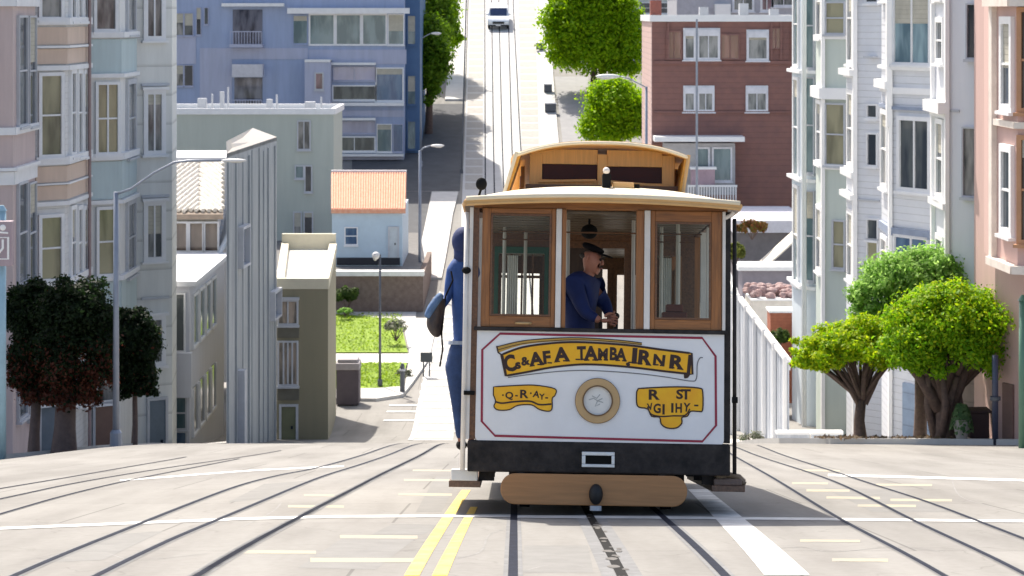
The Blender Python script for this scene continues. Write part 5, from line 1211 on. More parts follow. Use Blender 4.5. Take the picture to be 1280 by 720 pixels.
# upper banner
top = arc([(623,447),(650,437),(690,431),(725,429.5),(780,432),(825,437),(863,441)]); bot = arc([(864,467),(830,464),(780,459),(730,457),(690,461),(655,468),(629,473)])
bn = sign('banner', top+bot, -0.052)
q = MB(); q.plate([(cx(a),cz(b)) for a,b in arc([(617,437),(650,429),(690,425),(725,424),(770,426),(800,429)])+arc([(800,432),(770,429.5),(725,427.5),(690,429),(650,434),(620,444)])], -0.0546, -0.052); q.build('banner_fold', mat('ochre_fold',(0.55,0.33,0.07),bump=0), bn)
q = MB()
q.ribbon([(cx(a),cz(b)) for a,b in arc([(617,437),(650,429),(690,425),(725,424),(770,426),(800,429)])], 0.009, -0.055, 0.002)
q.ribbon([(cx(a),cz(b)) for a,b in arc([(618,441),(650,432.5),(690,428),(725,426.5),(770,428.5),(800,431)])], 0.006, -0.055, 0.002)
q.ribbon([(cx(a),cz(b)) for a,b in ((617,436),(619,444),(625,448),(630,473))], 0.014, -0.055, 0.002)
q.build('outline', Pk, bn)
q = MB(); q.ribbon([(cx(a),cz(b)) for a,b in arc([(632,475),(665,470),(700,466),(735,464.5),(790,467),(830,471),(862,475.5),(869,472),(870,455),(873,447),(877,446)])], 0.009, -0.052, 0.002); q.build('scroll_line', mat('grey_line',(0.16,0.16,0.17),bump=0), root)
# lettering
def text_mesh(ch, px, py, hpx, mb, ang=0, y=-0.0555, wx=1.0, bold=0.03):
    cu = bpy.data.curves.new('t', 'FONT'); cu.body = ch; cu.size = 1; cu.align_x = 'CENTER'; cu.extrude = 0.02; cu.offset = bold; cu.resolution_u = 3
    o = bpy.data.objects.new('t', cu); col.objects.link(o); bpy.context.view_layer.update()
    me = o.to_mesh(); h = hpx/S/0.70; V_ = []
    ca, sa = math.cos(R(ang)), math.sin(R(ang))
    for v in me.vertices:
        x, z_ = v.co.x*wx*h, (v.co.y-0.35)*h; V_.append((cx(px)+x*ca-z_*sa, y-(0.001 if v.co.z > 0 else -0.001), cz(py)+x*sa+z_*ca))
    mb.add(V_, [tuple(p.vertices) for p in me.polygons])
    o.to_mesh_clear(); bpy.data.objects.remove(o); bpy.data.curves.remove(cu)
q = MB()
for ch, x, y, h, a, wx in (('C',634,457,19,14,.8),('s',644,458,11,12,1.1),('&',653,454,10,10,1.1),('A',667,451,16,8,1.05),('F',680,449,15,7,1.0),('A',699,445,17,5,1.05),
                       ('T',724,443,16,2,.75),('A',736,443,17,1,.95),('M',751,444,14,-1,.85),('B',764,443,15,-1,.8),('A',774,444,15,-2,.85),(',',783,450,14,-3,1.2),('I',791,445,18,-4,1.3),('R',803,447,17,-5,1.1),
                       ('N',822,450,13,-6,1.1),('R',843,452,16,-6,1.25),('J',860,454,21,-5,.8)):
    text_mesh(ch, x, y, h, q, a, wx=wx, bold=0.045)
    if ch in 'AFTRNMI': # spurred serifs as on old show lettering
        for e in (-1, 1): q.plate([(cx(x+e*h*0.28)-0.022,cz(y+h/2)-0.006+math.sin(R(a))*e*h*0.28/S),(cx(x+e*h*0.28)+0.022,cz(y+h/2)-0.006+math.sin(R(a))*e*h*0.28/S),(cx(x+e*h*0.28)+0.022,cz(y+h/2)+0.008+math.sin(R(a))*e*h*0.28/S),(cx(x+e*h*0.28)-0.022,cz(y+h/2)+0.008+math.sin(R(a))*e*h*0.28/S)], -0.0562, -0.055)
q.build('lettering', Pk, bn)
# left small scroll
o1 = arc([(614,487),(640,485),(665,484),(691,488),(691.5,496),(688,500),(688,512),(684,516),(672,514),(662,508.5),(645,509.5),(634,515),(620,515.5),(615,511),(617,505),(614,497)], 4)
s1_ = sign('left_scroll', o1, -0.052, ow=0.011)
q = MB(); q.ribbon([(cx(a),cz(b)) for a,b in arc([(616,505),(625,507),(640,505),(660,504),(672,508),(687,507)])], 0.016, -0.0556, 0.002)
for ch,x,y,h,a,wx in (('·',626,497,9,0,1),('Q',634,497,8,0,1.1),('-',643,496,8,0,1),('R',652,495,10,0,1.2),('·',661,494,9,0,1),('A',668,495,8,-8,1),('Y',675,498,7,0,1),('-',681,498,8,0,1)): text_mesh(ch,x,y,h,q,a,wx=wx,bold=0.03)
q.build('lettering', Pk, s1_)
# right scroll
o2 = arc([(796,486),(815,484.5),(845,483),(872,484),(877,489),(877,511),(872,513),(862,513),(858,519),(851,521),(851,528),(844,534),(832,534),(825,529),(823,521),(813,520),(808,511),(797,509),(794,503),(794,490)], 3)
s2_ = sign('right_scroll', o2, -0.052, ow=0.013)
q = MB(); q.ribbon([(cx(a),cz(b)) for a,b in arc([(808,508),(812,517),(824,520),(840,519),(855,518),(861,510)])], 0.013, -0.0556, 0.002)
for ch,x,y,h,a,wx in (('R',815,493,12,0,1.3),('S',848,492,11,0,1.2),('T',856,492,12,0,1.1),('V',811,508,8,10,.9),('G',820,510,11,0,.85),('I',828,511,12,0,1),('I',839,509,11,0,1.1),('H',847,509,11,0,.8),('Y',857,508,10,-5,.85),('-',869,504,9,0,1.3)): text_mesh(ch,x,y,h,q,a,wx=wx,bold=0.035)
q.build('lettering', Pk, s2_)
# medallion
q = MB(); C0 = (cx(745),cz(502)); n = 40
def ring(r0,r1,ya,yb):
    V_ = []; 
    for rr_,yy in ((r0,yb),(r0,ya),(r1,ya),(r1,yb)):
        for k in range(n): t = 2*math.pi*k/n; V_.append((C0[0]+rr_*math.cos(t),yy,C0[1]+rr_*math.sin(t)))
    return V_, [(a*n+k,a*n+(k+1)%n,((a+1)%4)*n+(k+1)%n,((a+1)%4)*n+k) for a in range(4) for k in range(n)]
q.add(*ring(0.143,0.212,-0.078,-0.045)); md = q.build('medallion_ring', Brs, root, bevel=0.006)
q = MB(); q.add(*ring(0.134,0.146,-0.084,-0.046)); q.add(*ring(0.208,0.216,-0.07,-0.046)); q.build('ring_edge', mat('dark_bronze',(0.16,0.09,0.04),rough=0.5), md)
q = MB(); q.plate([(C0[0]+0.14*math.cos(2*math.pi*k/n),C0[1]+0.14*math.sin(2*math.pi*k/n)) for k in range(n)], -0.056,-0.046); q.build('disc', mat('pearl_white',(0.76,0.75,0.72),rough=0.4), md)
q = MB(); gl = mat('faint_grey_mark',(0.42,0.43,0.42),bump=0)
for pts in (((734,501),(740,499),(745,502),(752,504)),((738,496),(744,499),(748,494)),((745,502),(742,509),(748,506)),((745,502),(751,499))): q.ribbon([(cx(a),cz(b)) for a,b in pts],0.010,-0.0565,0.002)
q.build('emblem', gl, md)
# wooden lifeguard board with a round bumper
q = MB(); q.plate(rrect(cx(625),cx(858),cz(631),cz(593),0.14,8), -0.10,-0.055); q.build('lifeguard_board', wood('tan_board',(0.50,0.245,0.10),'x',rough=0.6,k=0.8), root, bevel=0.01)
q = MB(); n_=18
q.sphere((cx(744),-0.12,cz(617)),(0.067,0.07,0.098),18,12); q.build('round_buffer', mat('black_rubber',(0.012,0.011,0.012),rough=0.55), root, smooth=True)
q = MB(); q.tube([(cx(744),-0.10,cz(631)),(cx(744),-0.10,cz(637))],0.055,12); q.build('shackle', M_trimg, root)
q = MB(); 
for x in (-0.75,0.6): q.box(x-0.03,x+0.03,-0.054,0.02,cz(600),cz(585))
q.build('bracket', Bk, root)
# trucks and wheels
for yc in (1.55, 6.4):
    q = MB(); q.box(-0.8,0.8,yc-0.75,yc+0.75,0.26,0.36); q.box(-0.86,-0.80,yc-0.95,yc+0.95,0.22,0.40); q.box(0.80,0.86,yc-0.95,yc+0.95,0.22,0.40); q.box(-0.1,0.1,yc-0.9,yc+0.9,0.06,0.26); tk = q.build('truck', Bk, root)
    for dy in (-0.6,0.6):
        q = MB(); q.tube([(-0.7,yc+dy,0.29),(0.7,yc+dy,0.29)],0.05,10); q.build('axle', M_rail, tk)
        for sx in (-0.7,0.7):
            q = MB(); q.tube([(sx-0.05,yc+dy,0.29),(sx+0.05,yc+dy,0.29)],0.27,20); q.tube([(sx-0.07,yc+dy,0.29),(sx+0.07,yc+dy,0.29)],0.09,12); q.build('wheel', M_rail, tk)
# front frame: corner posts, white posts, window frames, header
q = MB(); q.box(cx(583),cx(592),-0.03,0.12,cz(552),cz(262)); q.build('corner_post', Wy, root); q = MB(); q.box(cx(904),cx(912),-0.03,0.12,cz(552),cz(262)); q.build('corner_post', Bk, root)
q = MB(); q.box(cx(585),cx(908),-0.03,0.10,cz(262),cz(252)); q.build('header', Wx, root, bevel=0.005)
for a,b in ((690,697),(802,809.5),(901,905)):
    MB().box(cx(a),cx(b),-0.075,0.04,cz(412),cz(262)).build('white_post', Wp, root, bevel=0.006)
def wframe(x0,x1,y0,y1,gx0,gx1,gy0,gy1,name='front_window'):
    q = MB(); A,B,C_,D = cx(x0),cx(x1),cz(y1),cz(y0); a,b,c,d = cx(gx0),cx(gx1),cz(gy1),cz(gy0)
    q.box(A,a,-0.05,0.03,C_,D,1); q.box(b,B,-0.05,0.03,C_,D,1); q.box(a,b,-0.05,0.03,C_,c); q.box(a,b,-0.05,0.03,d,D)
    f = q.build(name, [Wx,Wd], root, bevel=0.006)
    q = MB(); e = 0.018; q.box(a,a+e,-0.056,0.0,c,d); q.box(b-e,b,-0.056,0.0,c,d); q.box(a+e,b-e,-0.056,0,c,c+e); q.box(a+e,b-e,-0.056,0,d-e,d); q.build('bead', Wy, f)
    MB().box(a,b,-0.014,-0.010,c,d).build('pane', clear_glass(), f)
    return f
fl = wframe(596,689.5,262,412,607,684,269,398)
MB().tube([(cx(640),-0.055,cz(407)),(cx(644),-0.075,cz(407)),(cx(656),-0.075,cz(407)),(cx(660),-0.055,cz(407))],0.012,8).build('handle', Brs, fl, smooth=True)
wframe(810,900.5,262,412,816,887,276,399)
q = MB(); q.box(cx(697.2),cx(703),-0.05,0.03,cz(412),cz(262),0); q.box(cx(792),cx(801.8),-0.05,0.03,cz(412),cz(262),0); q.build('window_jamb', Wd, root, bevel=0.005)
# rails on the corners
q = MB(); q.tube([(cx(577),-0.06,cz(590)),(cx(577),-0.06,cz(400)),(cx(576),-0.03,cz(268))],0.024,12); q.build('grab_pole', Wp, root, smooth=True)
q = MB(); q.box(cx(580),cx(584.5),-0.05,0.02,cz(552),cz(262)); q.build('white_post', Wp, root)
q = MB(); q.sphere((cx(577),-0.09,cz(342)),(0.045,0.03,0.035)); q.build('mirror', M_slot, root); q = MB(); q.tube([(cx(577),-0.09,cz(495)),(cx(590),-0.06,cz(495))],0.02); q.tube([(cx(914),-0.05,cz(498)),(cx(921),-0.05,cz(498))],0.03); q.build('bracket', M_slot, root)
q = MB(); q.tube([(cx(918),0.0,cz(590)),(cx(917),0.0,cz(270))],0.02,10); q.build('grab_pole', Bk, root, smooth=True)
# roof deck with its dropped front hood
NU, NV = 24, 16; Vt = []; Vb = []
half = lambda v: 1.335-0.0*v
ze = cz(251)
def deck(u, v):   # v metres back from the front rim
    bow = 0.10*(1-u*u)
    y = -0.28-bow+v if v < 0.9 else -0.28-bow*max(0,(1-(v-0.9)/0.6))+v
    z_ = ze+0.035*(1-u*u)*1.2+0.10*ss(0,1.0,v)*(1-abs(u)**2.5)+0.05*ss(0,0.6,v)*(1-u**6)
    return (u*1.335*(0.985+0.015*ss(0,0.4,v)), y, z_)
vs = [0,0.08,0.2,0.35,0.5,0.7,0.9,1.2,1.6,2.2,3,4,5,6,7,7.8,8.6,8.9]
for v in vs:
    vv = v if v < 8 else v; d_ = 0.0 if v < 8 else 0.12*(v-8)
    for i in range(NU+1):
        u = -1+2*i/NU; p = deck(u, v); Vt.append((p[0],p[1],p[2]-d_)); 
nU = NU+1; nV = len(vs)
Vb = [(x,y,z_-0.07) for x,y,z_ in Vt]
fs = []; off = len(Vt)
for j in range(nV-1):
    for i in range(NU):
        a = j*nU+i; fs.append((a,a+1,a+nU+1,a+nU)); fs.append((off+a,off+a+nU,off+a+nU+1,off+a+1))
mi = [0 if k%2==0 else 2 for k in range(len(fs))]
side = []
for i in range(NU): side.append((i,off+i,off+i+1,i+1)); b_ = (nV-1)*nU+i; side.append((b_,b_+1,off+b_+1,off+b_))
for j in range(nV-1): a = j*nU; side.append((a,a+nU,off+a+nU,off+a)); b_ = j*nU+NU; side.append((b_,off+b_,off+b_+nU,b_+nU))
q = MB(); q.v = Vt+Vb; q.f = fs+side; q.m = mi+[1]*len(side); rf = q.build('roof', [Cp,Ce,wood('ceiling_boards',(0.30,0.22,0.14),'y',k=0.6)], root)
# moulding lines under the rim
P1 = [Vector(deck(-1+2*i/NU,0)) for i in range(NU+1)]; MB().tube([p+Vector((0,-0.008,-0.016)) for p in P1],0.024,6).build('rim', Cp, rf, smooth=True)
q = MB(); q.tube([p+Vector((0,0.01,-0.07)) for p in P1],0.018,6)
for sx in (-1,1): q.tube([Vector(deck(sx,v))+Vector((sx*0.01,0,-0.045)) for v in vs[:-2]],0.02,6)
q.build('moulding', Ce, rf, smooth=True)
q = MB(); q.tube([(cx(905),-0.05,cz(270)),(cx(912),-0.08,cz(266)),(cx(915),-0.10,cz(262))],0.02,8); q.build('scroll_bracket', Wp, root)
# clerestory: hooded front, recessed windows
zd = lambda y: ze+0.2
yc0 = 0.78       # front rim of the hood
def arch(u, w_, zc_, dz): return (u*w_, zc_-dz*abs(u)**2.6)
CZ = 3.655; off_x = cx(752)
q = MB(); n = 28; lenC = 6.6
V_ = []
for (y,w_,zc_) in ((yc0,0.87,CZ),(yc0+0.25,0.90,CZ+0.015),(yc0+0.8,0.93,CZ+0.02),(yc0+lenC-0.5,0.93,CZ+0.02),(yc0+lenC,0.88,CZ-0.02)):
    for i in range(n+1):
        u = -1+2*i/n; x, z_ = arch(u, w_, zc_, 0.13); V_.append((off_x+x, y-0.10*(1-u*u)*(1 if y < 2 else -1), z_))
o_ = len(V_); V2 = [(x,y,z_-0.045) for x,y,z_ in V_]; m_ = n+1; fs = []; mi = []
for j in range(4):
    for i in range(n): a = j*m_+i; fs += [(a,a+1,a+m_+1,a+m_),(o_+a,o_+a+m_,o_+a+m_+1,o_+a+1)]; mi += [0,2]
for i in range(n): fs += [(i,o_+i,o_+i+1,i+1),(4*m_+i,4*m_+i+1,o_+4*m_+i+1,o_+4*m_+i)]; mi += [1,1]
for j in range(4): a = j*m_; fs += [(a,a+m_,o_+a+m_,o_+a),(a+n,o_+a+n,o_+a+n+m_,a+n+m_)]; mi += [1,1]
q.v = V_+V2; q.f = fs; q.m = mi; cr_ = q.build('clerestory_roof', [Cp,Ce,Wt], root)
q = MB(); q.tube([Vector(V_[i])+Vector((0,-0.01,-0.022)) for i in range(n+1)],0.017,6); q.build('moulding', Cp, cr_, smooth=True)
# the hood's cheeks: boards from roof corner down to the deck, splayed outward
for sx in (-1,1):
    xt = off_x+sx*0.868; xb = off_x+sx*(1.0 if sx < 0 else 0.80); zt_ = CZ-0.15; zb_ = cz(240)
    q = MB()
    P = [(xt,yc0-0.0,zt_),(xb,yc0-0.02,zb_),(xb,yc0+0.9,zb_-0.0),(xt,yc0+0.9,zt_)]
    th = sx*-0.04
    q.add(P+[(p[0]+th,p[1],p[2]) for p in P],[(0,1,2,3),(7,6,5,4),(0,4,5,1),(2,6,7,3),(1,5,6,2),(0,3,7,4)]); q.build('hood_cheek', Wt, cr_)
    q = MB(); q.tube([(xt,yc0-0.01,zt_+0.03),(xb+sx*0.0,yc0-0.03,zb_)],0.02,6); q.build('cheek_edge', Cp if sx < 0 else Ce, cr_)
    q = MB(); x_ = off_x+sx*0.78; q.box(min(x_,x_+sx*0.04),max(x_,x_+sx*0.04),yc0+0.9,yc0+lenC-0.3,zb_-0.1,zt_-0.03); sd = q.build('clerestory_side', Wc, cr_)
    for k in range(7): y0_ = yc0+1.05+k*0.73; MB().box(x_+sx*0.041 if sx>0 else x_-0.05,x_+0.05 if sx>0 else x_-0.041,y0_,y0_+0.55,zb_+0.10,zt_-0.12).build('vent_window', mat('amber_glass',(0.12,0.05,0.03),rough=0.1,bump=0), sd)
# recessed bulkhead
yb = yc0+0.34
X = lambda px: off_x+(px-752)/125.5
Z = lambda py: CZ-(py-178)/125.5
q = MB()
q.box(X(660),X(676),yb,yb+0.06,Z(240),Z(186)); q.box(X(747),X(759),yb-0.02,yb+0.06,Z(240),Z(190)); q.box(X(830),X(846),yb,yb+0.06,Z(240),Z(190))
q.box(X(676),X(747),yb,yb+0.06,Z(203),Z(184)); q.box(X(759),X(830),yb,yb+0.06,Z(205),Z(184)); q.box(X(676),X(747),yb,yb+0.06,Z(240),Z(223)); q.box(X(759),X(830),yb,yb+0.06,Z(240),Z(226))
bh = q.build('clerestory_front', Wc, cr_, bevel=0.004)
MB().box(X(676),X(747),yb+0.03,yb+0.04,Z(223),Z(203)).build('pane', mat('dark_red_glass',(0.05,0.016,0.014),rough=0.3,bump=0,spec=0.15), bh); MB().box(X(759),X(830),yb+0.03,yb+0.04,Z(226),Z(205)).build('pane', mat('dark_red_glass',(0.05,0.016,0.014)), bh)
q = MB(); q.box(X(655),X(850),yb-0.05,yb-0.001,Z(241),Z(230)); q.build('flashing', mat('brown_base_board',(0.16,0.10,0.07)), bh)  # dark brown board along the foot of the clerestory front
q = MB(); q.tube([(X(672),yb-0.03,Z(226)),(X(745),yb-0.06,Z(224))],0.014); q.tube([(X(760),yb-0.06,Z(225)),(X(838),yb-0.03,Z(230))],0.014); q.build('sill_rail', Ce, bh)
# gong box and tan block on the hood
zq = deck(0.05,0.55)[2]
q = MB(); q.box(cx(749),cx(760),0.18,0.32,zq,zq+0.14); q.build('gong_box', M_slot, root, bevel=0.01); MB().sphere((cx(754),0.2,zq+0.17),0.035).build('gong_knob', Wp, root, smooth=True)
MB().box(cx(763),cx(790),0.22,0.4,zq-0.02,zq+0.06).build('vent_block', Ce, root, bevel=0.008); MB().tube([(cx(794),0.3,zq-0.02),(cx(794),0.3,zq+0.05)],0.03).build('vent_cap', M_slot, root)
# round mirror on a stalk at the roof's left corner
q = MB(); q.sphere((cx(594),-0.15,cz(233)),(0.055,0.03,0.062)); mr_ = q.build('round_mirror', M_slot, root, smooth=True); MB().tube([(cx(594),-0.14,cz(238)),(cx(591),-0.12,cz(248))],0.012).build('stalk', M_slot, mr_)
# side posts, seats, rails, bulkheads
for sx in (-1,1):
    xs_ = sx*1.19
    for k, y in enumerate((0.9,1.7,2.5,3.35,4.15,4.95,5.75,6.55,7.3,8.05)):
        q = MB(); q.box(xs_-0.03,xs_+0.03,y,y+0.055,cz(552),ze-0.03); q.build('side_post', Wp if (k < 3) else Wd, root)
    q = MB(); q.box(xs_-0.025,xs_+0.025,0.12,Lb,ze-0.12,ze-0.02); q.build('side_header', Wy, root)
    q = MB(); q.box(xs_-0.02,xs_+0.02,3.36,8.05,cz(552),cz(430)); q.build('side_panel', Pw, root); q = MB(); q.box(xs_+sx*0.021-0.002,xs_+sx*0.021+0.002,3.5,7.95,cz(446),cz(443)); q.box(xs_+sx*0.021-0.002,xs_+sx*0.021+0.002,3.5,7.95,cz(546),cz(543)); q.build('border_line', Pm, root)
    for k in range(6):
        y0_ = 3.42+k*0.79
        if y0_ > 7.5: break
        q = MB(); q.box(xs_-.008,xs_+.008,y0_,y0_+0.72,cz(428),cz(290)); q.build('side_pane', clear_glass(), root)
    # outward facing bench of the open section
    q = MB(); q.box(min(sx*0.45,sx*0.95),max(sx*0.45,sx*0.95),0.95,3.25,cz(545)+0.42,cz(545)+0.46); q.box(min(sx*0.43,sx*0.47),max(sx*0.43,sx*0.47),0.95,3.25,cz(545)+0.46,cz(545)+0.95); q.box(min(sx*0.5,sx*0.9),max(sx*0.5,sx*0.9),0.97,3.2,cz(545),cz(545)+0.41); q.build('bench', Wy, root)
    # running board with its brackets
    q = MB(); x0_, x1_ = (cx(560),cx(600)) if sx < 0 else (cx(890),cx(932))
    q.box(x0_,x1_,0.05,3.3,cz(612),cz(604)); st = q.build('running_board', wood('step_wood',(0.20,0.11,0.07),'y'), root, bevel=0.006)
    q = MB(); q.box(x0_+0.02,x1_-0.03,0.04,0.30,cz(603.9),cz(590 if sx<0 else 596)); q.build('step_tread', mat('bright_step_metal',(0.72,0.70,0.66),rough=0.5) if sx<0 else mat('worn_step_iron',(0.16,0.11,0.09),rough=0.6,bump=0.9,bscale=20), st, bevel=0.01)
    for y in (0.15,1.2,2.3,3.2): xb0 = -1.15 if sx<0 else 1.0; q = MB(); q.box(xb0,xb0+0.15,y,y+0.05,cz(604),cz(590)); q.build('step_bracket', Bk, st)
q = MB(); q.tube([(cx(931),0.1,cz(600)),(cx(925),0.1,cz(594)),(cx(910),0.12,cz(591)),(cx(896),0.1,cz(596))],0.03,8); q.tube([(cx(934),0.16,cz(603)),(cx(918),0.18,cz(597)),(cx(900),0.18,cz(599))],0.028,8); q.build('coiled_rope', mat('old_rope',(0.26,0.19,0.13),bump=0.8), root)
# ceiling boards and lamps inside
q = MB()
for k in range(22): y = 0.2+k*0.37; q.box(-1.15,1.15,y,y+0.3,ze-0.11,ze-0.085)
q.build('ceiling', wood('ceiling_slats',(0.20,0.15,0.10),'x',k=0.55), root)
q = MB(); q.sphere((cx(736),0.9,cz(282)),(0.085,0.085,0.075)); q.tube([(cx(736),0.9,cz(276)),(cx(736),0.9,ze-0.1)],0.012); q.build('bell', M_slot, root, smooth=True)
# bulkhead between the open and closed sections, and the rear one
def bulk(y, green):
    hz0, hz1 = cz(552), ze-0.1; f_ = cz(430); tp = cz(285)
    q = MB(); q.box(-1.16,-0.38,y,y+0.05,hz0,f_); q.box(0.38,1.16,y,y+0.05,hz0,f_); q.box(-1.16,1.16,y,y+0.05,tp,hz1)
    q.box(-1.16,-1.06,y,y+0.05,f_,tp); q.box(-0.46,-0.38,y,y+0.05,f_,tp); q.box(0.38,0.46,y,y+0.05,f_,tp); q.box(1.06,1.16,y,y+0.05,f_,tp)
    b_ = q.build('bulkhead', Wy, root)
    for sx in (-1,1):
        a, c = (-1.06,-0.46) if sx < 0 else (0.46,1.06); q = MB(); e = 0.045
        q.box(a,a+e,y-0.02,y,f_,tp); q.box(c-e,c,y-0.02,y,f_,tp); q.box(a+e,c-e,y-0.02,y,f_,f_+e); q.box(a+e,c-e,y-0.02,y,tp-e*1.6,tp); q.build('bulkhead_window', Gn if (green and sx<0) else Wy, b_)
bulk(3.35, True); bulk(8.0, False)
q = MB()
for k in range(5): x_ = -1.0+k*0.118; q.box(x_,x_+0.022,3.362,3.378,cz(430)+0.04,cz(285)-0.08)
q.box(-1.04,-0.48,3.362,3.378,cz(330),cz(326)); q.build('window_bars', Wy, root)
for k, (x_, w_) in enumerate(((-0.92,.12),(0.55,.16),(0.80,.10))):
    q = MB(); n_ = 10; V_ = []
    for i in range(n_+1):
        xx = x_+w_*i/n_; yy = 3.30+0.015*(i%2)
        V_ += [(xx,yy,cz(430)+0.05),(xx,yy,cz(290)-0.06)]
    q.add(V_, [(2*i,2*i+2,2*i+3,2*i+1) for i in range(n_)]); q.build('curtain', mat('white_curtain',(0.62,0.62,0.58),rough=0.9), root)
q = MB(); q.box(-0.379,0.14,3.36,3.40,cz(552),cz(285)); q.box(-0.30,0.05,3.345,3.36,cz(540),cz(430)); q.build('gloom_panel', wood('gloom_wood', (0.07,0.035,0.02), 'z'), root)  # dark panel added across the doorway to deepen the gloom inside
q = MB(); q.box(-1.16,1.16,8.25,8.30,cz(552),cz(425)); q.build('rear_panel', Pw, root)
q = MB()
for x, y in ((-0.30,1.1),(0.36,1.0),(0.52,1.4),(0.70,1.9),(0.83,1.3),(0.93,2.6),(0.62,3.0),(-0.95,2.4),(-0.72,3.0)): q.tube([(x,y,cz(548)),(x,y,ze-0.1)],0.019,8)
q.build('stanchion', mat('pale_stanchion',(0.50,0.47,0.42),rough=0.35,metal=0.2,bump=0), root)
q = MB(); q.tube([(0.02,0.75,cz(545)),(0.02,0.62,cz(400))],0.022,8); q.tube([(0.16,0.8,cz(545)),(0.18,0.72,cz(395))],0.022,8); q.sphere((0.18,0.72,cz(393)),0.035); q.box(0.0,0.3,0.7,0.95,cz(545),cz(470)); q.build('grip_lever', Bk, root)
q = MB(); q.box(0.62,0.86,0.35,0.55,cz(398),cz(388)); q.box(0.66,0.82,0.36,0.54,cz(387.5),cz(378)); q.build('fare_box', mat('red_brown_box',(0.22,0.07,0.05)), root, bevel=0.008)
# roof line wires seen through the windows
q = MB(); q.tube([(-1.0,0.35,cz(288)),(1.0,0.35,cz(288))],0.008); q.tube([(-1.0,1.4,cz(290)),(1.0,1.4,cz(290))],0.008); q.build('ceiling_rail', Wy, root)

# ================================================================= people
def skin_mesh(V_, E_, Rr, levels=2, root_i=0):
    me = bpy.data.meshes.new('s'); me.from_pydata([tuple(v) for v in V_], E_, []); me.update()
    o = bpy.data.objects.new('s', me); col.objects.link(o)
    md_ = o.modifiers.new('skin','SKIN'); md_.use_smooth_shade = True
    for i, sv in enumerate(me.skin_vertices[0].data):
        r_ = Rr[i]; sv.radius = r_ if isinstance(r_, tuple) else (r_, r_); sv.use_root = (i == root_i)
    sb = o.modifiers.new('sub','SUBSURF'); sb.levels = levels; sb.render_levels = levels
    dg = bpy.context.evaluated_depsgraph_get(); e = o.evaluated_get(dg); m2 = e.to_mesh()
    out = ([tuple(v.co) for v in m2.vertices], [tuple(p.vertices) for p in m2.polygons]); e.to_mesh_clear()
    bpy.data.objects.remove(o); bpy.data.meshes.remove(me); return out
def chain_mesh(J, E_, levels=2, rootk=None):
    keys = list(J); idx = {k: i for i, k in enumerate(keys)}
    return skin_mesh([J[k][0] for k in keys], [(idx[a], idx[b]) for a, b in E_], [J[k][1] for k in keys], levels, idx[rootk] if rootk else 0)
SK = mat('skin', (0.42,0.17,0.11), rough=0.5, var=0.08, scale=12, bump=0.05)
def fingers(mb, wrist, dirv, side, up, s=1.0, curl=0.6):
    """palm and five separate curled fingers; dirv: hand direction, side: towards the thumb, up: back of the hand"""
    d, sd, u = Vector(dirv).normalized(), Vector(side).normalized(), Vector(up).normalized(); w0 = Vector(wrist)
    J = {'w':(w0,(.028*s,.022*s)),'p':(w0+d*.05*s,(.040*s,.018*s)),'k':(w0+d*.085*s,(.040*s,.016*s))}
    mb.add(*chain_mesh(J,[('w','p'),('p','k')],2,'w'))
    for k,(o_,ln) in enumerate(((.032,.072),(.011,.082),(-.011,.077),(-.032,.060))):
        b = w0+d*.075*s+sd*o_*s; P = [b]; a = 0
        for q_, f in enumerate((.3,.42,.34,.26)):
            a += curl*(0.35+0.45*q_); P.append(P[-1]+(d*math.cos(a)-u*math.sin(a))*ln*f*s)
        J = {i:(p,.0095*s*(1-0.09*i)) for i,p in enumerate(P)}; mb.add(*chain_mesh(J,[(i,i+1) for i in range(len(P)-1)],1,0))
    P = [w0+d*.025*s+sd*.028*s]; P.append(P[-1]+(d*.6+sd*.7-u*.2).normalized()*.036*s); P.append(P[-1]+(d*.9+sd*.25-u*.4).normalized()*.032*s); P.append(P[-1]+(d*.9-sd*.1-u*.5).normalized()*.025*s)
    J = {i:(p,(.0135,.012,.0105,.009)[i]*s) for i,p in enumerate(P)}; mb.add(*chain_mesh(J,[(0,1),(1,2),(2,3)],1,0))
def head(J, E_, neck, c, f, up, s=1.0):
    """head skeleton added to J: f is where the face looks"""
    c, f, up = Vector(c), Vector(f).normalized(), Vector(up).normalized(); sd = f.cross(up)
    J['h0'] = (c-up*.055*s-f*.01*s,.062*s); J['h1'] = (c+up*.01*s-f*.005*s,.086*s); J['h2'] = (c+up*.065*s-f*.01*s,.072*s)
    J['ch'] = (c-up*.085*s+f*.055*s,.030*s); J['ms'] = (c-up*.045*s+f*.070*s,.028*s)
    E_ += [(neck,'h0'),('h0','h1'),('h1','h2'),('h0','ch'),('ch','ms')]
def face(mb, c, f, up, s=1.0):
    c, f, up = Vector(c), Vector(f).normalized(), Vector(up).normalized(); sd = f.cross(up)
    P = [c+up*.022*s+f*.076*s, c-up*.006*s+f*.092*s, c-up*.018*s+f*.097*s, c-up*.026*s+f*.082*s]
    mb.add(*chain_mesh({i:(p,(.008,.011,.014,.010)[i]*s) for i,p in enumerate(P)},[(0,1),(1,2),(2,3)],1,0))
    for e in (-1,1):
        q_ = c+sd*e*.083*s-f*.008*s; mb.add(*chain_mesh({0:(q_+up*.022*s,.009*s),1:(q_-f*.012*s,.013*s),2:(q_-up*.026*s,.008*s)},[(0,1),(1,2)],1,0))
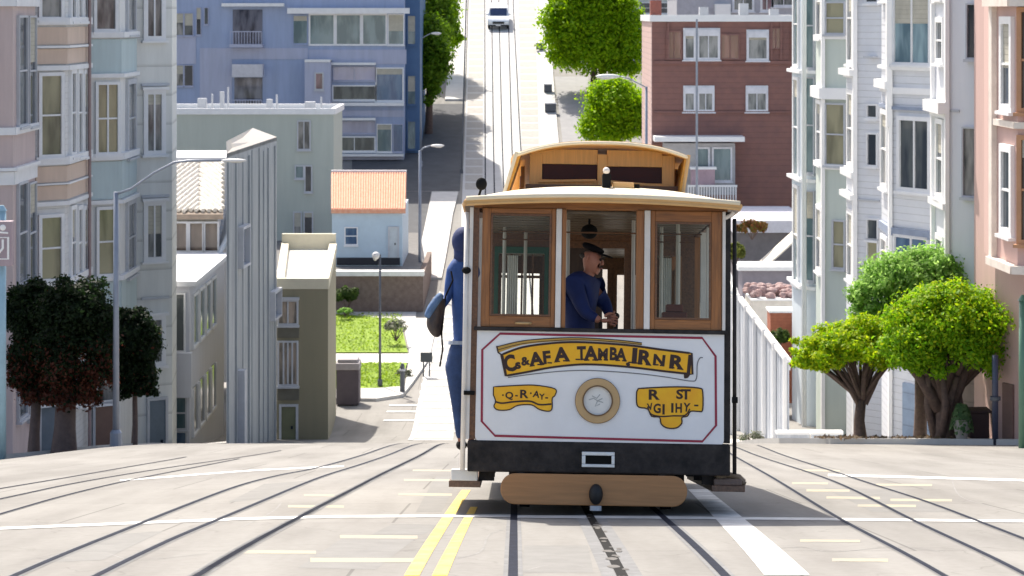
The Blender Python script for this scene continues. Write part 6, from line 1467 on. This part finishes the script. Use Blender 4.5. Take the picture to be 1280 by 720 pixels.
def eyes(par, c, f, up, s=1.0):
    c, f, up = Vector(c), Vector(f).normalized(), Vector(up).normalized(); sd = f.cross(up)
    q = MB()
    for e in (-1,1): q.sphere(tuple(c+sd*e*.032*s+f*.078*s+up*.012*s),.012*s,8,6)
    q.build('eye', mat('eye_dark',(0.03,0.02,0.02),rough=0.2,bump=0), par)
    q = MB(); q.obox(tuple(c-up*.052*s+f*.096*s), sd*.022*s, f*.004*s, up*.004*s); q.build('mouth', mat('lips',(0.35,0.12,0.10),bump=0), par)
    q = MB()
    for e in (-1,1): q.obox(tuple(c+sd*e*.034*s+f*.084*s+up*.034*s), sd*.018*s, f*.004*s, up*.0035*s)
    q.build('eyebrow', mat('hair_dark',(0.035,0.025,0.02)), par)
navy = mat('navy_uniform', (0.006,0.018,0.095), rough=0.8, var=0.2, scale=6, bump=0.3); navyd = mat('dark_navy_trousers', (0.012,0.016,0.035), rough=0.8)
# --- the driver: in profile behind the open window, arms forward on the lever
def L(px, py, y): s_ = 3000/(CY+y); return Vector(((px-VX)/s_-(748-VX)/S, y, 0)), s_
def lp(px, py, y):
    """local car point that appears at a photo pixel, y metres behind the front"""
    best = None; X_ = Z_ = 0.0; x, z_ = cx(px), cz(py)
    for _ in range(12):
        wv = root_m @ Vector((x, y, z_)); u_ = VX+wv.x*F/wv.y; v_ = VY-wv.z*F/wv.y; x += (px-u_)*wv.y/F; z_ -= (py-v_)*wv.y/F
    return Vector((x, y, z_))
def build_driver():
    fz = cz(552)+0.01
    H = {}
    def A(k, px, py, y, r): H[k] = (lp(px,py,y), r)
    A('pel',726,455,0.55,(.19,.14)); A('bel',725,425,0.55,(.20,.16)); A('che',724,388,0.55,(.225,.17)); A('upc',726,354,0.55,(.20,.15)); A('nk0',733,345,0.54,.07); A('nk1',737,340,0.54,.062)
    hc = lp(740,324,0.53); f = Vector((0.93,-0.28,-0.25)); up = Vector((0.24,0,0.97))
    Eb = [('pel','bel'),('bel','che'),('che','upc'),('upc','nk0'),('nk0','nk1')]
    A('sn',716,354,0.38,.11); A('en',731,391,0.27,.072); A('wn',751,401,0.22,.036)
    A('sf',738,360,0.72,.12); A('ef',757,380,0.70,.07); A('wf',763,398,0.52,.034)
    Eb += [('upc','sn'),('sn','en'),('en','wn'),('upc','sf'),('sf','ef'),('ef','wf')]
    pz = H['pel'][0]
    for s_, y in (('a',0.44),('b',0.68)):
        H['hp'+s_] = (Vector((pz.x,y,pz.z-.08)),.105); H['kn'+s_] = (Vector((pz.x+.03,y,(pz.z+fz)/2)),.07); H['an'+s_] = (Vector((pz.x-.02,y,fz+.07)),.048); H['to'+s_] = (Vector((pz.x+.14,y,fz+.035)),.036)
        Eb += [('pel','hp'+s_),('hp'+s_,'kn'+s_),('kn'+s_,'an'+s_),('an'+s_,'to'+s_)]
    J = {k:(v[0], tuple(q*0.70 for q in v[1]) if isinstance(v[1], tuple) else v[1]*(0.72 if k[0] not in 'nw' else 1)) for k,v in H.items()}; Ej = list(Eb); head(J, Ej, 'nk1', hc, f, up, 1.25)
    pr = empty('person', root_m @ Vector((pz.x,0.56,fz)), 'driver in a dark blue uniform and cap leaning forward in the open front window', 'person')
    WL[pr] = (0,0,0); pr.rotation_euler = root.rotation_euler
    loc0 = Vector((pz.x,0.56,fz)); 
    def sh(data): return ([tuple(Vector(v)-loc0) for v in data[0]], data[1])
    mb = MB(); mb.add(*chain_mesh(J,Ej,2,'pel')); face(mb, hc, f, up, 1.25)
    fingers(mb, J['wn'][0], (0.9,-0.1,0.05), (0.1,0.1,1), (0,-1,0.3), 1.25, 0.55); fingers(mb, J['wf'][0], (0.3,-0.9,0.0), (0.3,0,0.9), (0.8,0.3,0.3), 1.2, 0.6)
    mb.v = [tuple(Vector(v)-loc0) for v in mb.v]; body = mb.build('body', SK, pr, smooth=True)
    hc2 = hc-loc0; eyes(body, hc2, f, up, 1.25)
    def cloth(name, keys, ed, m_, k=1.0, ov={}):
        Jc = {q_:(H[q_][0] if q_ not in ov else ov[q_][0], H[q_][1] if q_ not in ov else ov[q_][1]) for q_ in keys}; mb = MB(); mb.add(*sh(chain_mesh(Jc,ed,2,keys[0]))); return mb.build(name, m_, body, smooth=True)
    cuff = {w_: (H[e_][0].lerp(H[w_][0],0.86),.044) for e_,w_ in (('en','wn'),('ef','wf'))}
    cloth('jacket', ['bel','pel','che','upc','nk0','sn','en','wn','sf','ef','wf'], [('pel','bel'),('bel','che'),('che','upc'),('upc','nk0'),('upc','sn'),('sn','en'),('en','wn'),('upc','sf'),('sf','ef'),('ef','wf')], navy,
          ov=dict(cuff, nk0=(H['nk0'][0].lerp(H['nk1'][0],0.35),.082)))
    for s_ in 'ab': pass
    cloth('trousers', ['bel','pel','hpa','kna','ana','hpb','knb','anb'], [('bel','pel'),('pel','hpa'),('hpa','kna'),('kna','ana'),('pel','hpb'),('hpb','knb'),('knb','anb')], navyd, ov=dict(bel=(H['bel'][0],(.17,.13))))
    q = MB(); 
    for s_, y in (('a',0.44),('b',0.68)): q.sphere(tuple(Vector((pz.x+.07,y,fz+.045))-loc0),(.15,.055,.05))
    q.build('shoe', M_slot, body, smooth=True)
    fn_ = f.normalized(); sd = fn_.cross(up).normalized()
    mb = MB(); mb.add(*chain_mesh({0:(hc2+up*.070-fn_*.02,.118),1:(hc2+up*.115-fn_*.015,.135),2:(hc2+up*.145-fn_*.01,.10)},[(0,1),(1,2)],2,0))
    mb.obox(tuple(hc2+fn_*.135+up*.068), fn_*.05, sd*.075, up*.006); mb.build('cap', mat('black_cap',(0.010,0.009,0.011),rough=0.95,spec=0.1), body, smooth=False)
    mb = MB(); mb.add(*chain_mesh({0:(hc2+up*.045-fn_*.055,.10),1:(hc2-up*.035-fn_*.065,.078)},[(0,1)],2,0)); mb.build('hair', mat('hair_dark',(0.035,0.025,0.02)), body, smooth=True)
build_driver()
# --- passenger in blue riding the left running board
def build_rider():
    st_z = cz(604)+0.005; H = {}
    def A(k, px, py, y, r): H[k] = (lp(px+7,py,y), (tuple(q*.88 for q in r) if isinstance(r,tuple) else r*.9))
    yb_ = 0.85; DX = 4
    A('pel',574,440,yb_,(.15,.13)); A('bel',572,410,yb_,(.165,.13)); A('che',571,368,yb_,(.175,.14)); A('upc',572,335,yb_,(.15,.11)); A('nk0',573,322,yb_,.06); A('nk1',574,312,yb_,.056)
    hc = lp(580,303,yb_); f = Vector((0.25,0.95,-0.1)); up = Vector((0.02,0,1))
    A('sl',557,341,yb_,.07); A('el',553,372,yb_-0.05,.052); A('wl',538,391,yb_-0.2,.036)
    A('sr',588,341,yb_+0.1,.07); A('er',592,318,yb_+0.25,.05); A('wr',583,292,yb_+0.4,.034)
    Eb = [('pel','bel'),('bel','che'),('che','upc'),('upc','nk0'),('nk0','nk1'),('upc','sl'),('sl','el'),('el','wl'),('upc','sr'),('sr','er'),('er','wr')]
    for s_, px, dy in (('a',570,-.05),('b',583,.22)):
        H['hp'+s_] = (lp(px,462,yb_+dy*0.4),.12); H['kn'+s_] = (lp(px+(1 if s_=='a' else 2),497,yb_+dy),.068); H['an'+s_] = (lp(px+6,550,yb_+dy),.046); H['to'+s_] = (lp(px+7,556,yb_+dy+.12),.036)
        Eb += [('pel','hp'+s_),('hp'+s_,'kn'+s_),('kn'+s_,'an'+s_),('an'+s_,'to'+s_)]
    J = {k:(v[0], tuple(q*0.70 for q in v[1]) if isinstance(v[1], tuple) else v[1]*(0.72 if k[0] not in 'nw' else 1)) for k,v in H.items()}; Ej = list(Eb); head(J, Ej, 'nk1', hc, f, up, 1.05)
    loc0 = H['toa'][0].copy()
    pr = empty('person', root_m @ loc0, 'passenger in blue jacket and jeans standing on the left running board', 'person'); WL[pr] = (0,0,0); pr.rotation_euler = root.rotation_euler
    mb = MB(); mb.add(*chain_mesh(J,Ej,2,'pel')); face(mb, hc, f, up, 1.05)
    fingers(mb, J['wl'][0], (-0.6,-0.3,-0.7), (0.3,-0.8,-0.3), (-0.7,0.1,0.5), 1.1, 0.7); fingers(mb, J['wr'][0], (0,0.25,1), (1,0,0.1), (-0.2,-1,0.1), 1.1, 0.75)
    mb.v = [tuple(Vector(v)-loc0) for v in mb.v]; body = mb.build('body', SK, pr, smooth=True); eyes(body, hc-loc0, f, up, 1.05)
    def cloth(name, keys, ed, m_, ov={}):
        Jc = {q_:(H[q_] if q_ not in ov else ov[q_]) for q_ in keys}; mb = MB(); d = chain_mesh(Jc,ed,2,keys[0]); mb.add([tuple(Vector(v)-loc0) for v in d[0]], d[1]); return mb.build(name, m_, body, smooth=True)
    cuff = {w_: (H[e_][0].lerp(H[w_][0],0.86),.046) for e_,w_ in (('el','wl'),('er','wr'))}
    bl = mat('bright_blue_jacket', (0.03,0.085,0.27), rough=0.75, var=0.25, scale=5, bump=0.5, bscale=10)
    cloth('jacket', ['bel','pel','che','upc','nk0','sl','el','wl','sr','er','wr'], [('pel','bel'),('bel','che'),('che','upc'),('upc','nk0'),('upc','sl'),('sl','el'),('el','wl'),('upc','sr'),('sr','er'),('er','wr')], bl, dict(cuff, nk0=(H['nk0'][0].lerp(H['nk1'][0],0.6),.085)))
    cloth('jeans', ['bel','pel','hpa','kna','ana','hpb','knb','anb'], [('bel','pel'),('pel','hpa'),('hpa','kna'),('kna','ana'),('pel','hpb'),('hpb','knb'),('knb','anb')], mat('blue_denim',(0.03,0.065,0.17),rough=0.8,var=0.3,scale=8,bump=0.4))
    q = MB()
    for s_ in 'ab': q.sphere(tuple(H['to'+s_][0]-Vector((0,.04,0))-loc0),(.055,.14,.05))
    q.build('shoe', M_slot, body, smooth=True)
    mb = MB(); h2 = hc-loc0; fh = f.normalized(); mb.sphere(tuple(h2+up*.01-fh*.02),(.118,.125,.145),16,12); mb.tube([h2-up*.20, h2-up*.13, h2-up*.05],[.10,.098,.105],14); mb.build('hood', mat('navy_hood',(0.02,0.035,0.12),rough=0.8), body, smooth=True)
    q = MB(); pc = H['pel'][0]-loc0+Vector((0,0,.07)); q.tube([pc, pc+Vector((0,0,.035))], [.172,.168], 16); q.build('belt', mat('pale_belt',(0.34,0.40,0.50),rough=0.6), body)
    # bag carried on the left arm
    b_ = lp(545,392,yb_-0.25); bg_ = empty('shoulder_bag', root_m @ b_, 'dark brown and blue bag with a hanging strap carried by the passenger in blue', 'bag'); WL[bg_] = (0,0,0); bg_.rotation_euler = root.rotation_euler
    q = MB(); q.add(*chain_mesh({0:(Vector((0.03,0,0.17)),(.07,.06)),1:(Vector((0.0,0,0.02)),(.12,.09)),2:(Vector((-0.02,0,-0.13)),(.105,.08)),3:(Vector((0.03,0,-0.24)),(.05,.045))},[(0,1),(1,2),(2,3)],2,1)); q.build('pouch', mat('dark_brown_leather',(0.07,0.045,0.035),rough=0.5,c2=(0.02,0.02,0.03),scale=8,bump=0.5), bg_, smooth=True)
    q = MB(); q.add(*chain_mesh({0:(Vector((0.06,-0.05,0.20)),(.05,.04)),1:(Vector((-0.04,-0.07,0.06)),(.075,.05)),2:(Vector((-0.09,-0.05,-0.05)),(.05,.04))},[(0,1),(1,2)],2,0)); q.build('flap', mat('denim_flap',(0.09,0.17,0.32),rough=0.8,var=0.3,scale=9,bump=0.4), bg_, smooth=True)
    q = MB(); q.tube([(0.14,0.05,0.42),(0.16,0,0.33),(0.09,-0.02,0.17),(0.06,-0.02,-0.2),(0.075,-0.02,-0.35),(0.05,-0.02,-0.52)],0.010,6); q.build('strap', M_slot, bg_)
build_rider()

# ================================================================= finishing: give each single-mesh thing an origin at its base
for o in list(bpy.data.objects):
    if o.type == 'MESH' and o.parent is None and 'kind' not in o and not o.children and o.data.users == 1 and o.location.length < 1e-6:
        xs_ = [v.co for v in o.data.vertices]; c = Vector(((min(v.x for v in xs_)+max(v.x for v in xs_))/2, (min(v.y for v in xs_)+max(v.y for v in xs_))/2, min(v.z for v in xs_)))
        o.data.transform(Matrix.Translation(-c)); o.location = c
